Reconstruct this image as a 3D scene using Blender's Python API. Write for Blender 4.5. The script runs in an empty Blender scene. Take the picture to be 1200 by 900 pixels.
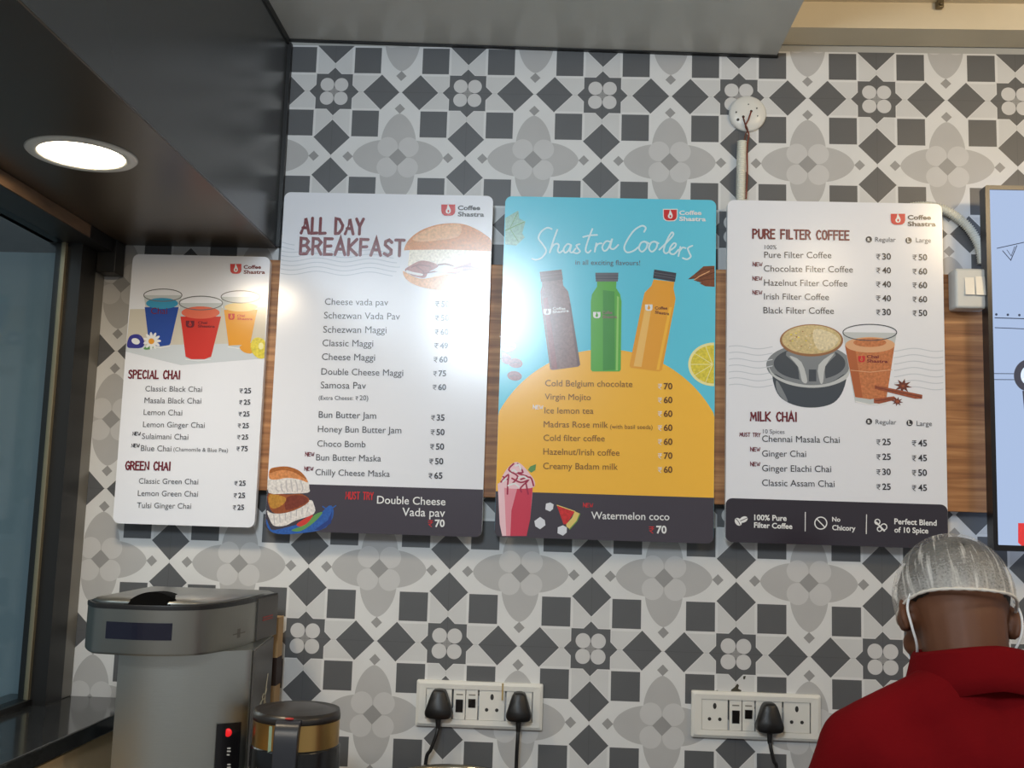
import bpy, bmesh, math, random
import numpy as np
from mathutils import Vector, Matrix
random.seed(7)
C = bpy.context.scene.collection
PI = math.pi

# ------------------------------------------------------------------ camera
F_PX = 1225.0
CAM = np.array([0.5129, -2.2294, 1.55])
RIGHT = np.array([0.9987911868, 0.0381639516, 0.0309786692])
DOWN = np.array([0.0261631111, 0.1207865391, -0.9923336654])
FWD = np.array([-0.0416131802, 0.9919446178, 0.1196420431])
cd = bpy.data.cameras.new('camera'); cam = bpy.data.objects.new('camera', cd); C.objects.link(cam)
cd.sensor_fit = 'HORIZONTAL'; cd.sensor_width = 36.0; cd.lens = 36.0 * F_PX / 1200.0
cd.clip_start = 0.02
cam.matrix_world = Matrix(((RIGHT[0], -DOWN[0], -FWD[0], CAM[0]), (RIGHT[1], -DOWN[1], -FWD[1], CAM[1]),
                           (RIGHT[2], -DOWN[2], -FWD[2], CAM[2]), (0, 0, 0, 1)))
bpy.context.scene.camera = cam

# ------------------------------------------------------------------ world, lights, exposure
sc = bpy.context.scene
sc.view_settings.view_transform = 'Standard'; sc.view_settings.look = 'None'
sc.view_settings.gamma = 1.0; sc.view_settings.use_curve_mapping = False
sc.view_settings.exposure = 0.0
w = bpy.data.worlds.new('world'); sc.world = w; w.use_nodes = True
w.node_tree.nodes['Background'].inputs[0].default_value = (0.95, 0.97, 1.0, 1)
w.node_tree.nodes['Background'].inputs[1].default_value = 0.31

def area(name, loc, target, size, power, col, shape='SQUARE', size_y=None, spread=None):
    d = bpy.data.lights.new(name, 'AREA'); d.energy = power; d.color = col; d.shape = shape; d.size = size
    if size_y: d.size_y = size_y
    if spread: d.spread = spread
    o = bpy.data.objects.new(name, d); C.objects.link(o); o.location = loc
    o.rotation_euler = (Vector(target) - Vector(loc)).to_track_quat('-Z', 'Y').to_euler()
    return o
area('ceiling_panel_light', (0.20, -2.50, 2.43), (0.45, 0.0, 2.05), 0.36, 23, (0.75, 0.88, 1.0))
area('added_rear_fill', (-1.30, -1.1, 2.58), (-1.0, -0.2, 1.2), 0.5, 5.5, (0.82, 0.93, 1.0))  # added fill to brighten the rear wall; no lamp is seen there
area('ceiling_spot_light_left', (-0.74, -2.9, 2.60), (-0.3, -1.2, 1.2), 0.16, 8, (1.0, 0.86, 0.68), 'DISK')
area('ceiling_spot_light_right', (1.95, -1.35, 2.58), (1.7, 0.0, 2.2), 0.30, 9, (1.0, 0.76, 0.46), 'DISK')
area('ceiling_spot_light_far', (1.61, -2.3, 2.60), (1.3, 0.0, 1.6), 0.14, 2.2, (1.0, 0.80, 0.55), 'DISK')

# ------------------------------------------------------------------ pixel rays (1200x900 frame)
def ray(u, v): return FWD + RIGHT * ((u - 600) / F_PX) + DOWN * ((v - 450) / F_PX)
def onY(u, v, y):
    d = ray(u, v); return CAM + d * ((y - CAM[1]) / d[1])
def onZ(u, v, z):
    d = ray(u, v); return CAM + d * ((z - CAM[2]) / d[2])

# ------------------------------------------------------------------ materials
def lin(c):
    r = []
    for x in c[:3]:
        x = x / 255.0
        r.append(x / 12.92 if x <= 0.04045 else ((x + 0.055) / 1.055) ** 2.4)
    return (r[0], r[1], r[2], 1.0)
MATS = {}
def mat(name, rgb, rough=0.5, metal=0.0, bump=None, var=None, emit=None, coat=0.0, spec=None, stretch=None):
    """principled; var=(scale, amount) noise on colour, bump=(scale, strength)"""
    if name in MATS: return MATS[name]
    m = bpy.data.materials.new(name); m.use_nodes = True; nt = m.node_tree; n = nt.nodes; l = nt.links
    b = n['Principled BSDF']; b.inputs['Base Color'].default_value = lin(rgb)
    b.inputs['Roughness'].default_value = rough; b.inputs['Metallic'].default_value = metal
    if coat: b.inputs['Coat Weight'].default_value = coat; b.inputs['Coat Roughness'].default_value = 0.12
    if spec is not None: b.inputs['Specular IOR Level'].default_value = spec
    co = None
    if var or bump:
        co = n.new('ShaderNodeTexCoord'); src = co.outputs['Object']
        if stretch:
            mp = n.new('ShaderNodeMapping'); mp.inputs['Scale'].default_value = stretch
            l.new(src, mp.inputs['Vector']); src = mp.outputs['Vector']
    if var:
        t = n.new('ShaderNodeTexNoise'); t.inputs['Scale'].default_value = var[0]; t.inputs['Detail'].default_value = 5
        l.new(src, t.inputs['Vector'])
        r = n.new('ShaderNodeMapRange'); r.inputs['From Min'].default_value = 0.3; r.inputs['From Max'].default_value = 0.7
        r.inputs['To Min'].default_value = 1 - var[1]; r.inputs['To Max'].default_value = 1 + var[1]
        l.new(t.outputs['Fac'], r.inputs['Value'])
        mx = n.new('ShaderNodeMix'); mx.data_type = 'RGBA'; mx.blend_type = 'MULTIPLY'; mx.inputs[0].default_value = 1
        mx.inputs[6].default_value = lin(rgb); l.new(r.outputs['Result'], mx.inputs[7]); l.new(mx.outputs[2], b.inputs['Base Color'])
    if bump:
        t = n.new('ShaderNodeTexNoise'); t.inputs['Scale'].default_value = bump[0]; t.inputs['Detail'].default_value = 4
        l.new(src, t.inputs['Vector'])
        bp = n.new('ShaderNodeBump'); bp.inputs['Strength'].default_value = bump[1]; bp.inputs['Distance'].default_value = 0.002
        l.new(t.outputs['Fac'], bp.inputs['Height']); l.new(bp.outputs['Normal'], b.inputs['Normal'])
    if emit:
        b.inputs['Emission Color'].default_value = lin(emit[0]); b.inputs['Emission Strength'].default_value = emit[1]
    MATS[name] = m
    return m

class X:
    """tiny expression wrapper over Math nodes"""
    nt = None
    def __init__(s, v): s.v = v
    @staticmethod
    def op(o, *a):
        nd = X.nt.nodes.new('ShaderNodeMath'); nd.operation = o
        for i, q in enumerate(a):
            q = q.v if isinstance(q, X) else q
            if isinstance(q, (int, float)): nd.inputs[i].default_value = q
            else: X.nt.links.new(q, nd.inputs[i])
        return X(nd.outputs[0])
    def __add__(s, o): return X.op('ADD', s, o)
    __radd__ = __add__
    def __sub__(s, o): return X.op('SUBTRACT', s, o)
    def __rsub__(s, o): return X.op('SUBTRACT', o, s)
    def __mul__(s, o): return X.op('MULTIPLY', s, o)
    __rmul__ = __mul__
    def __lt__(s, o): return X.op('LESS_THAN', s, o)
    def __gt__(s, o): return X.op('GREATER_THAN', s, o)
    def abs(s): return X.op('ABSOLUTE', s)
    def pw(s, e): return X.op('POWER', s, e)
def xmax(a, b): return X.op('MAXIMUM', a, b)
def xmin(a, b): return X.op('MINIMUM', a, b)

STARZ = 2.4687
def tile_material():
    m = bpy.data.materials.new('patterned_tile'); m.use_nodes = True; nt = m.node_tree; X.nt = nt
    n = nt.nodes; l = nt.links; b = n['Principled BSDF']
    g = n.new('ShaderNodeNewGeometry'); sp = n.new('ShaderNodeSeparateXYZ'); l.new(g.outputs['Position'], sp.inputs[0])
    x = X(sp.outputs['X']) * (1 / 0.3); z = (X(sp.outputs['Z']) - STARZ) * (1 / 0.3)
    a = (X.op('FRACT', x) - 0.5).abs(); c = (X.op('FRACT', z) - 0.5).abs()     # 0 at the flower, .5 at the star
    s = 0.5 - a; t = 0.5 - c
    def kite(p, q):
        return (q < 0.127) * (p < 0.352) * (((p - 0.355).abs() + q) > 0.143)
    def petal(p, q):
        e = xmin(xmax((p - 0.1) * (1 / 0.235), 0.0), 1.0)
        return q < (xmax(1.0 - e * e, 0.0).pw(0.62) * 0.131)
    def dist2(p, q, cx, cy): return (p - cx) * (p - cx) + (q - cy) * (q - cy)
    layers = [
        (xmax(kite(s, t), kite(t, s)), (206, 206, 205)),
        (xmin(((s - 0.355).abs() + t), ((t - 0.355).abs() + s)) < 0.136, (91, 92, 94)),
        (xmax((s - 0.245).abs(), (t - 0.245).abs()) < 0.1, (91, 92, 94)),
        (xmin(xmax(s, t) - 0.142, s + t - 0.192) < 0.0, (219, 219, 218)),
        (xmin(xmax(s, t) - 0.136, s + t - 0.186) < 0.0, (91, 92, 94)),
        ((s + t) < 0.034, (152, 151, 150)),
        (dist2(s, t, 0.053, 0.053) < 0.0515 ** 2, (204, 203, 202)),
        (xmax(petal(a, c), petal(c, a)), (181, 180, 179)),
        (dist2(a, c, 0.078, 0.078) < 0.0755 ** 2, (199, 198, 197)),
        ((a + c) < 0.067, (152, 151, 150)),
        (xmin((a - 0.373).abs() + c, (c - 0.373).abs() + a) < 0.039, (152, 151, 150)),
    ]
    col = None
    for mask, rgb in layers:
        mx = n.new('ShaderNodeMix'); mx.data_type = 'RGBA'; l.new(mask.v, mx.inputs[0])
        if col is None: mx.inputs[6].default_value = lin((219, 219, 218))
        else: l.new(col, mx.inputs[6])
        mx.inputs[7].default_value = lin(rgb); col = mx.outputs[2]
    # tile joints run through the stars; worn print speckle
    seam = xmax(s < 0.0022, t < 0.0022)
    ns = n.new('ShaderNodeTexNoise'); ns.inputs['Scale'].default_value = 14; ns.inputs['Detail'].default_value = 6
    tc = n.new('ShaderNodeTexCoord'); l.new(tc.outputs['Object'], ns.inputs['Vector'])
    fac = (1.0 - seam * 0.16) * (0.93 + X(ns.outputs['Fac']) * 0.14)
    mx = n.new('ShaderNodeMix'); mx.data_type = 'RGBA'; mx.blend_type = 'MULTIPLY'; mx.inputs[0].default_value = 1
    l.new(col, mx.inputs[6]); l.new(fac.v, mx.inputs[7]); l.new(mx.outputs[2], b.inputs['Base Color'])
    b.inputs['Roughness'].default_value = 0.42
    bp = n.new('ShaderNodeBump'); bp.inputs['Strength'].default_value = 0.25; bp.inputs['Distance'].default_value = 0.0006
    l.new((1.0 - seam).v, bp.inputs['Height']); l.new(bp.outputs['Normal'], b.inputs['Normal'])
    return m

def wood_material():
    m = bpy.data.materials.new('oak_laminate'); m.use_nodes = True; nt = m.node_tree; n = nt.nodes; l = nt.links
    b = n['Principled BSDF']; tc = n.new('ShaderNodeTexCoord'); mp = n.new('ShaderNodeMapping')
    mp.inputs['Scale'].default_value = (1.1, 1.0, 22.0); l.new(tc.outputs['Object'], mp.inputs['Vector'])
    t = n.new('ShaderNodeTexNoise'); t.inputs['Scale'].default_value = 3.2; t.inputs['Detail'].default_value = 7; t.inputs['Distortion'].default_value = 0.8
    l.new(mp.outputs['Vector'], t.inputs['Vector'])
    r = n.new('ShaderNodeValToRGB'); e = r.color_ramp.elements
    e[0].position = 0.30; e[0].color = lin((120, 74, 40)); e[1].position = 0.72; e[1].color = lin((190, 138, 88))
    k = e.new(0.5); k.color = lin((158, 106, 62))
    l.new(t.outputs['Fac'], r.inputs['Fac']); l.new(r.outputs['Color'], b.inputs['Base Color']); b.inputs['Roughness'].default_value = 0.45
    return m

def glass_material(name, tint, fac_gloss=0.10):
    m = bpy.data.materials.new(name); m.use_nodes = True; nt = m.node_tree; n = nt.nodes; l = nt.links
    n.remove(n['Principled BSDF'])
    tr = n.new('ShaderNodeBsdfTransparent'); tr.inputs[0].default_value = tint
    gl = n.new('ShaderNodeBsdfGlossy'); gl.inputs['Roughness'].default_value = 0.06; gl.inputs[0].default_value = (1, 1, 1, 1)
    fr = n.new('ShaderNodeLayerWeight'); fr.inputs[0].default_value = 0.5; pw = n.new('ShaderNodeMath'); pw.operation = 'POWER'; l.new(fr.outputs['Facing'], pw.inputs[0]); pw.inputs[1].default_value = 4
    sc2 = n.new('ShaderNodeMath'); sc2.operation = 'MULTIPLY'; l.new(pw.outputs[0], sc2.inputs[0]); sc2.inputs[1].default_value = 0.22
    mx = n.new('ShaderNodeMixShader'); l.new(sc2.outputs[0], mx.inputs[0]); l.new(tr.outputs[0], mx.inputs[1]); l.new(gl.outputs[0], mx.inputs[2])
    l.new(mx.outputs[0], n['Material Output'].inputs[0])
    return m

def granite_material():
    m = mat('black_granite', (38, 40, 42), 0.12, var=(160, 0.75))
    return m

M_TILE = tile_material(); M_WOOD = wood_material(); M_GRANITE = granite_material()
M_BLACKGLOSS = mat('black_gloss_laminate', (62, 64, 66), 0.26, bump=(3, 0.05))
M_BLACK = mat('matt_black_metal', (22, 21, 20), 0.45)
M_WHITEPL = mat('white_plastic', (224, 222, 215), 0.32)
M_BLACKPL = mat('black_plastic', (24, 23, 23), 0.42, bump=(300, 0.1))
M_STEEL = mat('brushed_steel', (184, 186, 180), 0.30, 1.0, bump=(40, 0.10), stretch=(1, 1, 40))
M_HSTEEL = mat('head_steel', (150, 148, 140), 0.34, 1.0, bump=(40, 0.10), stretch=(40, 1, 1))
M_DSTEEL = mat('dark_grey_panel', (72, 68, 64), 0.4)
M_PLASTER = mat('beige_plaster', (226, 212, 184), 0.8, bump=(60, 0.15), var=(5, 0.05))
M_GREYPL = mat('grey_plaster', (176, 176, 172), 0.8, bump=(60, 0.15))

# ------------------------------------------------------------------ mesh helpers
class MB:
    def __init__(s): s.v = []; s.f = []; s.mi = []
    def add(s, vs, fs, mi=0):
        o = len(s.v); s.v += [tuple(map(float, q)) for q in vs]
        for f in fs: s.f.append([i + o for i in f]); s.mi.append(mi)
        return s
    def box(s, x0, x1, y0, y1, z0, z1, mi=0):
        vs = [(x, y, z) for x in (x0, x1) for y in (y0, y1) for z in (z0, z1)]
        return s.add(vs, [(0, 1, 3, 2), (4, 6, 7, 5), (0, 4, 5, 1), (2, 3, 7, 6), (0, 2, 6, 4), (1, 5, 7, 3)], mi)
    def prism(s, pts, axis, a, b, mi=0):
        """2D outline extruded along an axis: 'y' -> pts (x,z); 'z' -> pts (x,y); 'x' -> pts (y,z)"""
        def P(p, h): return (p[0], h, p[1]) if axis == 'y' else ((p[0], p[1], h) if axis == 'z' else (h, p[0], p[1]))
        n = len(pts); vs = [P(p, a) for p in pts] + [P(p, b) for p in pts]
        fs = [tuple(range(n)), tuple(range(2 * n - 1, n - 1, -1))] + [(i, i + n, (i + 1) % n + n, (i + 1) % n) for i in range(n)]
        return s.add(vs, fs, mi)
    def loft(s, rings, mi=0, cap=True):
        n = len(rings[0]); vs = [p for r in rings for p in r]; fs = []
        for k in range(len(rings) - 1):
            for i in range(n):
                j = (i + 1) % n; fs.append((k * n + i, k * n + j, (k + 1) * n + j, (k + 1) * n + i))
        if cap: fs += [tuple(range(n - 1, -1, -1)), tuple(range((len(rings) - 1) * n, len(rings) * n))]
        return s.add(vs, fs, mi)
    def lathe(s, prof, cx, cy, n=48, mi=0, cap=True):
        return s.loft([[(cx + r * math.cos(2 * PI * i / n), cy + r * math.sin(2 * PI * i / n), z) for i in range(n)] for r, z in prof], mi, cap)
    def lathe_y(s, prof, cx, cz, n=40, mi=0, sx=1, sz=1):
        return s.loft([[(cx + r * sx * math.cos(2 * PI * i / n), y, cz + r * sz * math.sin(2 * PI * i / n)) for i in range(n)] for r, y in prof], mi)
    def tube(s, pts, r, n=10, mi=0):
        pts = [Vector(p) for p in pts]; rings = []; up = None
        for k, p in enumerate(pts):
            d = (pts[min(k + 1, len(pts) - 1)] - pts[max(k - 1, 0)]).normalized()
            if up is None: up = d.orthogonal().normalized()
            up = (up - d * up.dot(d)).normalized(); sd = d.cross(up)
            rr = r(k) if callable(r) else r
            rings.append([p + (up * math.cos(2 * PI * i / n) + sd * math.sin(2 * PI * i / n)) * rr for i in range(n)])
        return s.loft(rings, mi)
    def ell(s, c, r, rot=None, n=20, m=12, mi=0):
        vs = []; fs = []; R = rot or Matrix.Identity(3)
        for j in range(1, m):
            th = PI * j / m
            for i in range(n):
                ph = 2 * PI * i / n
                vs.append(Vector(c) + R @ Vector((r[0] * math.sin(th) * math.cos(ph), r[1] * math.sin(th) * math.sin(ph), r[2] * math.cos(th))))
        for j in range(m - 2):
            for i in range(n): fs.append((j * n + i, (j + 1) * n + i, (j + 1) * n + (i + 1) % n, j * n + (i + 1) % n))
        vs.append(Vector(c) + R @ Vector((0, 0, r[2]))); vs.append(Vector(c) - R @ Vector((0, 0, r[2])))
        t = len(vs) - 2
        for i in range(n): fs.append((t, i, (i + 1) % n)); fs.append((t + 1, (m - 2) * n + (i + 1) % n, (m - 2) * n + i))
        return s.add(vs, fs, mi)
    def cap(s, p0, r0, p1, r1, n=16):
        """tapered capsule"""
        p0 = Vector(p0); p1 = Vector(p1); d = p1 - p0; L = d.length; R = d.to_track_quat('Z', 'Y').to_matrix()
        rings = []
        for k in range(1, 6):
            a = PI / 2 * (1 - k / 5.0) ; rings.append((-r0 * math.sin(a), max(r0 * math.cos(a), 1e-4)))
        for k in range(0, 5):
            a = PI / 2 * (k / 5.0); rings.append((L + r1 * math.sin(a), max(r1 * math.cos(a), 1e-4)))
        return s.loft([[p0 + R @ Vector((q * math.cos(2 * PI * i / n), q * math.sin(2 * PI * i / n), h)) for i in range(n)] for h, q in rings])
    def build(s, name, mats, parent=None, smooth=False, bevel=None, label=None):
        me = bpy.data.meshes.new(name); off = Vector(parent_loc(parent)) if parent else Vector((0, 0, 0))
        me.from_pydata([tuple(Vector(v) - off) for v in s.v], [], s.f)
        if not isinstance(mats, (list, tuple)): mats = [mats]
        for q in mats: me.materials.append(q)
        me.polygons.foreach_set('material_index', s.mi)
        if smooth: me.polygons.foreach_set('use_smooth', [True] * len(me.polygons))
        bm = bmesh.new(); bm.from_mesh(me); bmesh.ops.recalc_face_normals(bm, faces=bm.faces); bm.to_mesh(me); bm.free()
        o = bpy.data.objects.new(name, me); C.objects.link(o)
        if parent: o.parent = parent
        if bevel:
            q = o.modifiers.new('bevel', 'BEVEL'); q.width = bevel; q.segments = 3; q.limit_method = 'ANGLE'; q.angle_limit = math.radians(40)
        if smooth == 'auto' or bevel:
            me.polygons.foreach_set('use_smooth', [True] * len(me.polygons))
            q = o.modifiers.new('wn', 'WEIGHTED_NORMAL'); q.keep_sharp = True
            me.set_sharp_from_angle(angle=math.radians(45))
        if label: o['label'] = label
        return o
def parent_loc(p):
    v = Vector(p.location)
    while p.parent: p = p.parent; v = v + Vector(p.location)
    return v
def thing(name, label, cat, loc, group=None):
    o = bpy.data.objects.new(name, None); C.objects.link(o); o.location = [float(q) for q in loc]
    o.empty_display_size = 0.05; o['label'] = label; o['category'] = cat
    if group: o['group'] = group
    return o
def struct(o): o['kind'] = 'structure'; return o
def tag(o, label, cat, group=None):
    o['label'] = label; o['category'] = cat
    if group: o['group'] = group
    return o
def copy_tree(o, parent=None):
    kids = [c for c in KIDS.get(o.name, [])] if False else list(o.children)
    c = o.copy(); C.objects.link(c); c.parent = parent
    for ch in kids: copy_tree(ch, c)
    return c
def smooth_path(pts, k=6, closed=False):
    out = []; n = len(pts); P = [np.array(p, float) for p in pts]
    for i in range(n if closed else n - 1):
        p1 = P[i]; p2 = P[(i + 1) % n]
        p0 = P[(i - 1) % n] if closed or i > 0 else p1; p3 = P[(i + 2) % n] if closed or i + 2 < n else p2
        for j in range(k):
            t = j / k
            out.append(tuple(0.5 * ((2 * p1) + (-p0 + p2) * t + (2 * p0 - 5 * p1 + 4 * p2 - p3) * t * t + (-p0 + 3 * p1 - 3 * p2 + p3) * t ** 3)))
    if not closed: out.append(tuple(P[-1]))
    return out
def rrect(x0, x1, z0, z1, r, k=6):
    out = []
    for cx, cz, a0 in ((x1 - r, z1 - r, 0), (x0 + r, z1 - r, 90), (x0 + r, z0 + r, 180), (x1 - r, z0 + r, 270)):
        for i in range(k + 1):
            a = math.radians(a0 + 90 * i / k); out.append((cx + r * math.cos(a), cz + r * math.sin(a)))
    return out

# ------------------------------------------------------------------ the setting
TZ = onY(1050, 62, 0)[2]; CZ = onY(1050, 54, 0)[2]
struct(MB().box(-0.56, 2.6, 0, 0.12, 0, TZ).build('wall_back', M_TILE))
struct(MB().box(-0.56, 2.6, 0.0005, 0.12, TZ, 2.65).build('trim_1', M_GREYPL))                    # bare plaster above the tiles
cv = MB().prism([(0.0, CZ), (-0.006, CZ - 0.002), (-0.084, CZ), (-0.084, 2.65), (0.0, 2.65)], 'x', 0.9, 2.6)
struct(cv.build('trim_2', M_PLASTER))
struct(MB().box(-2.0, 2.6, -4.6, 0.12, 2.65, 2.72).build('ceiling', M_PLASTER))
struct(MB().box(-2.0, 2.6, -4.6, 0.12, -0.05, 0).build('floor', mat('floor_tile', (188, 182, 172), 0.4, var=(3, 0.1))))
# lowered black soffit above the menu wall
zl, zr = 2.586, onY(905, 67, 0)[2]
sf = MB(); xs = (-0.105, 0.981)
vs = [(xs[0], -0.012, zl), (xs[1], -0.012, zr), (xs[1], -1.05, zr), (xs[0], -1.05, zl), (xs[0], -0.012, 2.65), (xs[1], -0.012, 2.65), (xs[1], -1.05, 2.65), (xs[0], -1.05, 2.65)]
sf.add(vs, [(0, 1, 2, 3), (4, 7, 6, 5), (0, 4, 5, 1), (1, 5, 6, 2), (2, 6, 7, 3), (3, 7, 4, 0)])
struct(sf.build('trim_3', mat('grey_gloss_soffit', (206, 205, 198), 0.30, bump=(4, 0.05))))
tb = MB(); tb.prism([(xs[0], zl - 0.003), (xs[1] + 0.003, zr - 0.003), (xs[1] + 0.003, zr + 0.02), (xs[0], zl + 0.02)], 'y', -0.012, 0.0)
struct(tb.build('trim_4', M_BLACK))
# left side wall with the service window
BZ = onY(325, 290, 0)[2]
SZ = 1.1334
wl = MB(); wl.box(-0.62, -0.50, -1.6, 0.0, 0, SZ - 0.032).box(-0.62, -0.50, -1.6, -0.0, BZ, 2.65)
struct(wl.build('wall_left', M_GREYPL))
struct(MB().box(-0.56, -0.489, -0.048, 0.0, SZ, BZ).build('trim_5', mat('grey_jamb', (120, 116, 108), 0.35, bump=(20, 0.05)), bevel=0.002))
wn = struct(MB().box(-0.545, -0.488, -0.118, -0.048, SZ, BZ).box(-0.545, -0.452, -1.5, -0.048, BZ - 0.03, BZ - 0.001).box(-0.545, -0.50, -1.5, -1.43, SZ, BZ - 0.03)
            .box(-0.545, -0.515, -1.43, -0.118, SZ, SZ + 0.012).build('window_1', M_BLACK))
MB().box(-0.526, -0.522, -1.43, -0.118, SZ + 0.012, BZ - 0.03).build('pane', glass_material('window_glass', (0.80, 0.88, 0.92, 1)), wn, label='blue grey tinted glass pane')
MB().box(-0.5285, -0.5195, -0.1275, -0.118, SZ + 0.012, BZ - 0.03).build('glazing_channel', mat('brass_channel', (150, 138, 112), 0.35, 0.6), wn, label='thin pale metal channel')
MB().box(-0.4535, -0.4495, -1.5, -0.17, BZ - 0.029, BZ - 0.004).build('frame_edge', mat('worn_wood_edge', (92, 70, 50), 0.7, var=(30, 0.6), stretch=(1, 0.2, 1)), wn, label='worn brown wooden edge')
MB().box(-0.488, -0.445, -0.05, -0.004, BZ - 0.075, BZ - 0.001).build('corner_bracket', M_BLACK, wn, bevel=0.002)
# the room seen through the service window
struct(MB().box(-2.0, -0.56, 0.0, 0.12, 0, 2.085).build('wall_rear', mat('blue_grey_paint', (112, 126, 132), 0.55, var=(4, 0.06))))
struct(MB().box(-2.0, -0.56, 0.0, 0.12, 2.085, 2.65).build('wall_rear_header', M_BLACK))

# bulkhead box and its downlight
bh = MB().box(-0.62, -0.1065, -1.75, -0.0015, BZ, 2.649).build('bulkhead', M_BLACKGLOSS, bevel=0.0015)
bh['label'] = 'black glossy box bulkhead hanging above the service window at upper left'; bh['category'] = 'bulkhead'; struct(bh)
MB().box(-0.45, -0.1075, -1.745, -0.003, BZ - 0.0028, BZ - 0.0002).build('underside_glow_sheet', mat('underside_glow_brown', (66, 54, 42), 0.3), bh, label='added underside sheet, brown for warm lamp glow')  # sheet added under the black box, warm glow put into its brown
MB().box(-0.1064, -0.0985, -0.016, -0.0016, BZ, 2.575).box(-0.1064, -0.1035, -1.75, -0.0161, 2.570, 2.586).build('corner_trim', M_BLACK, bh, label='black corner trim strip')
dl = thing('downlight', 'round lit recessed downlight with white trim ring under the black bulkhead', 'ceiling light', (-0.270, -0.607, BZ - 0.003))
dx, dy = -0.270, -0.607
r_ = MB(); n = 64
prof = [(0.067, BZ - 0.003), (0.067, BZ - 0.0055), (0.070, BZ - 0.007), (0.084, BZ - 0.006), (0.087, BZ - 0.003)]
r_.loft([[(dx + r * math.cos(2 * PI * i / n), dy + r * math.sin(2 * PI * i / n), z) for i in range(n)] for r, z in prof + prof[:1]], cap=False)
r_.build('trim_ring', M_WHITEPL, dl, smooth=True)
MB().lathe([(0.0669, BZ - 0.0032), (0.0669, BZ - 0.0050)], dx, dy).build('diffuser', mat('lamp_diffuser', (255, 246, 228), 0.5, emit=((255, 238, 205), 14)), dl)
area('downlight_beam', (dx, dy, BZ - 0.010), (dx, dy, 0), 0.14, 4.0, (1.0, 0.80, 0.55), 'DISK')

# granite ledge + cabinet below
gl_ = MB().prism([(-0.62, -0.0015), (-0.318, -0.0015), (-0.345, -1.3), (-0.62, -1.3)], 'z', SZ - 0.03, SZ).build('granite_ledge', M_GRANITE, bevel=0.003)
tag(gl_, 'black polished granite ledge running under the service window at left', 'ledge')
cb = thing('side_cabinet', 'beige cabinet with round knob below the black granite ledge', 'cabinet', (-0.41, -0.6, 0))
MB().box(-0.499, -0.352, -1.25, -0.002, 0.0, SZ - 0.0305).build('body', mat('beige_laminate', (214, 186, 146), 0.45, var=(3, 0.05)), cb, bevel=0.002)
dr = MB().box(-0.352, -0.336, -0.62, -0.03, 0.12, SZ - 0.036).build('door', mat('beige_laminate', (214, 186, 146), 0.45), cb, bevel=0.002)
MB().lathe_y([(0.002, 0), (0.011, 0), (0.011, 0.004), (0.014, 0.010), (0.013, 0.016), (0.006, 0.02)], 0, 0).build('knob', mat('knob_bronze', (120, 92, 58), 0.35, 0.8), dr, smooth=True)
kb = dr.children[0]
kb.rotation_euler = (0, 0, -PI / 2)
kp = onZ(118, 897, 1.06)
kb.location = Vector((-0.3358, -0.30, 1.045)) - Vector(parent_loc(dr))
for v in kb.data.vertices: v.co = v.co + Vector(parent_loc(dr))

# worktop under the wall sockets (below the frame, carries the machine, flask, pot)
WZ = 0.90
wt = thing('worktop', 'black granite worktop below the wall sockets carrying the coffee machine', 'worktop', (0.9, -0.25, 0))
MB().box(-0.334, 2.3, -0.50, -0.002, WZ - 0.03, WZ).build('slab', M_GRANITE, wt, bevel=0.003)
MB().box(-0.334, 2.3, -0.46, -0.003, 0.0, WZ - 0.03).build('base_cabinet', mat('beige_laminate', (214, 186, 146), 0.45), wt)

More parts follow.
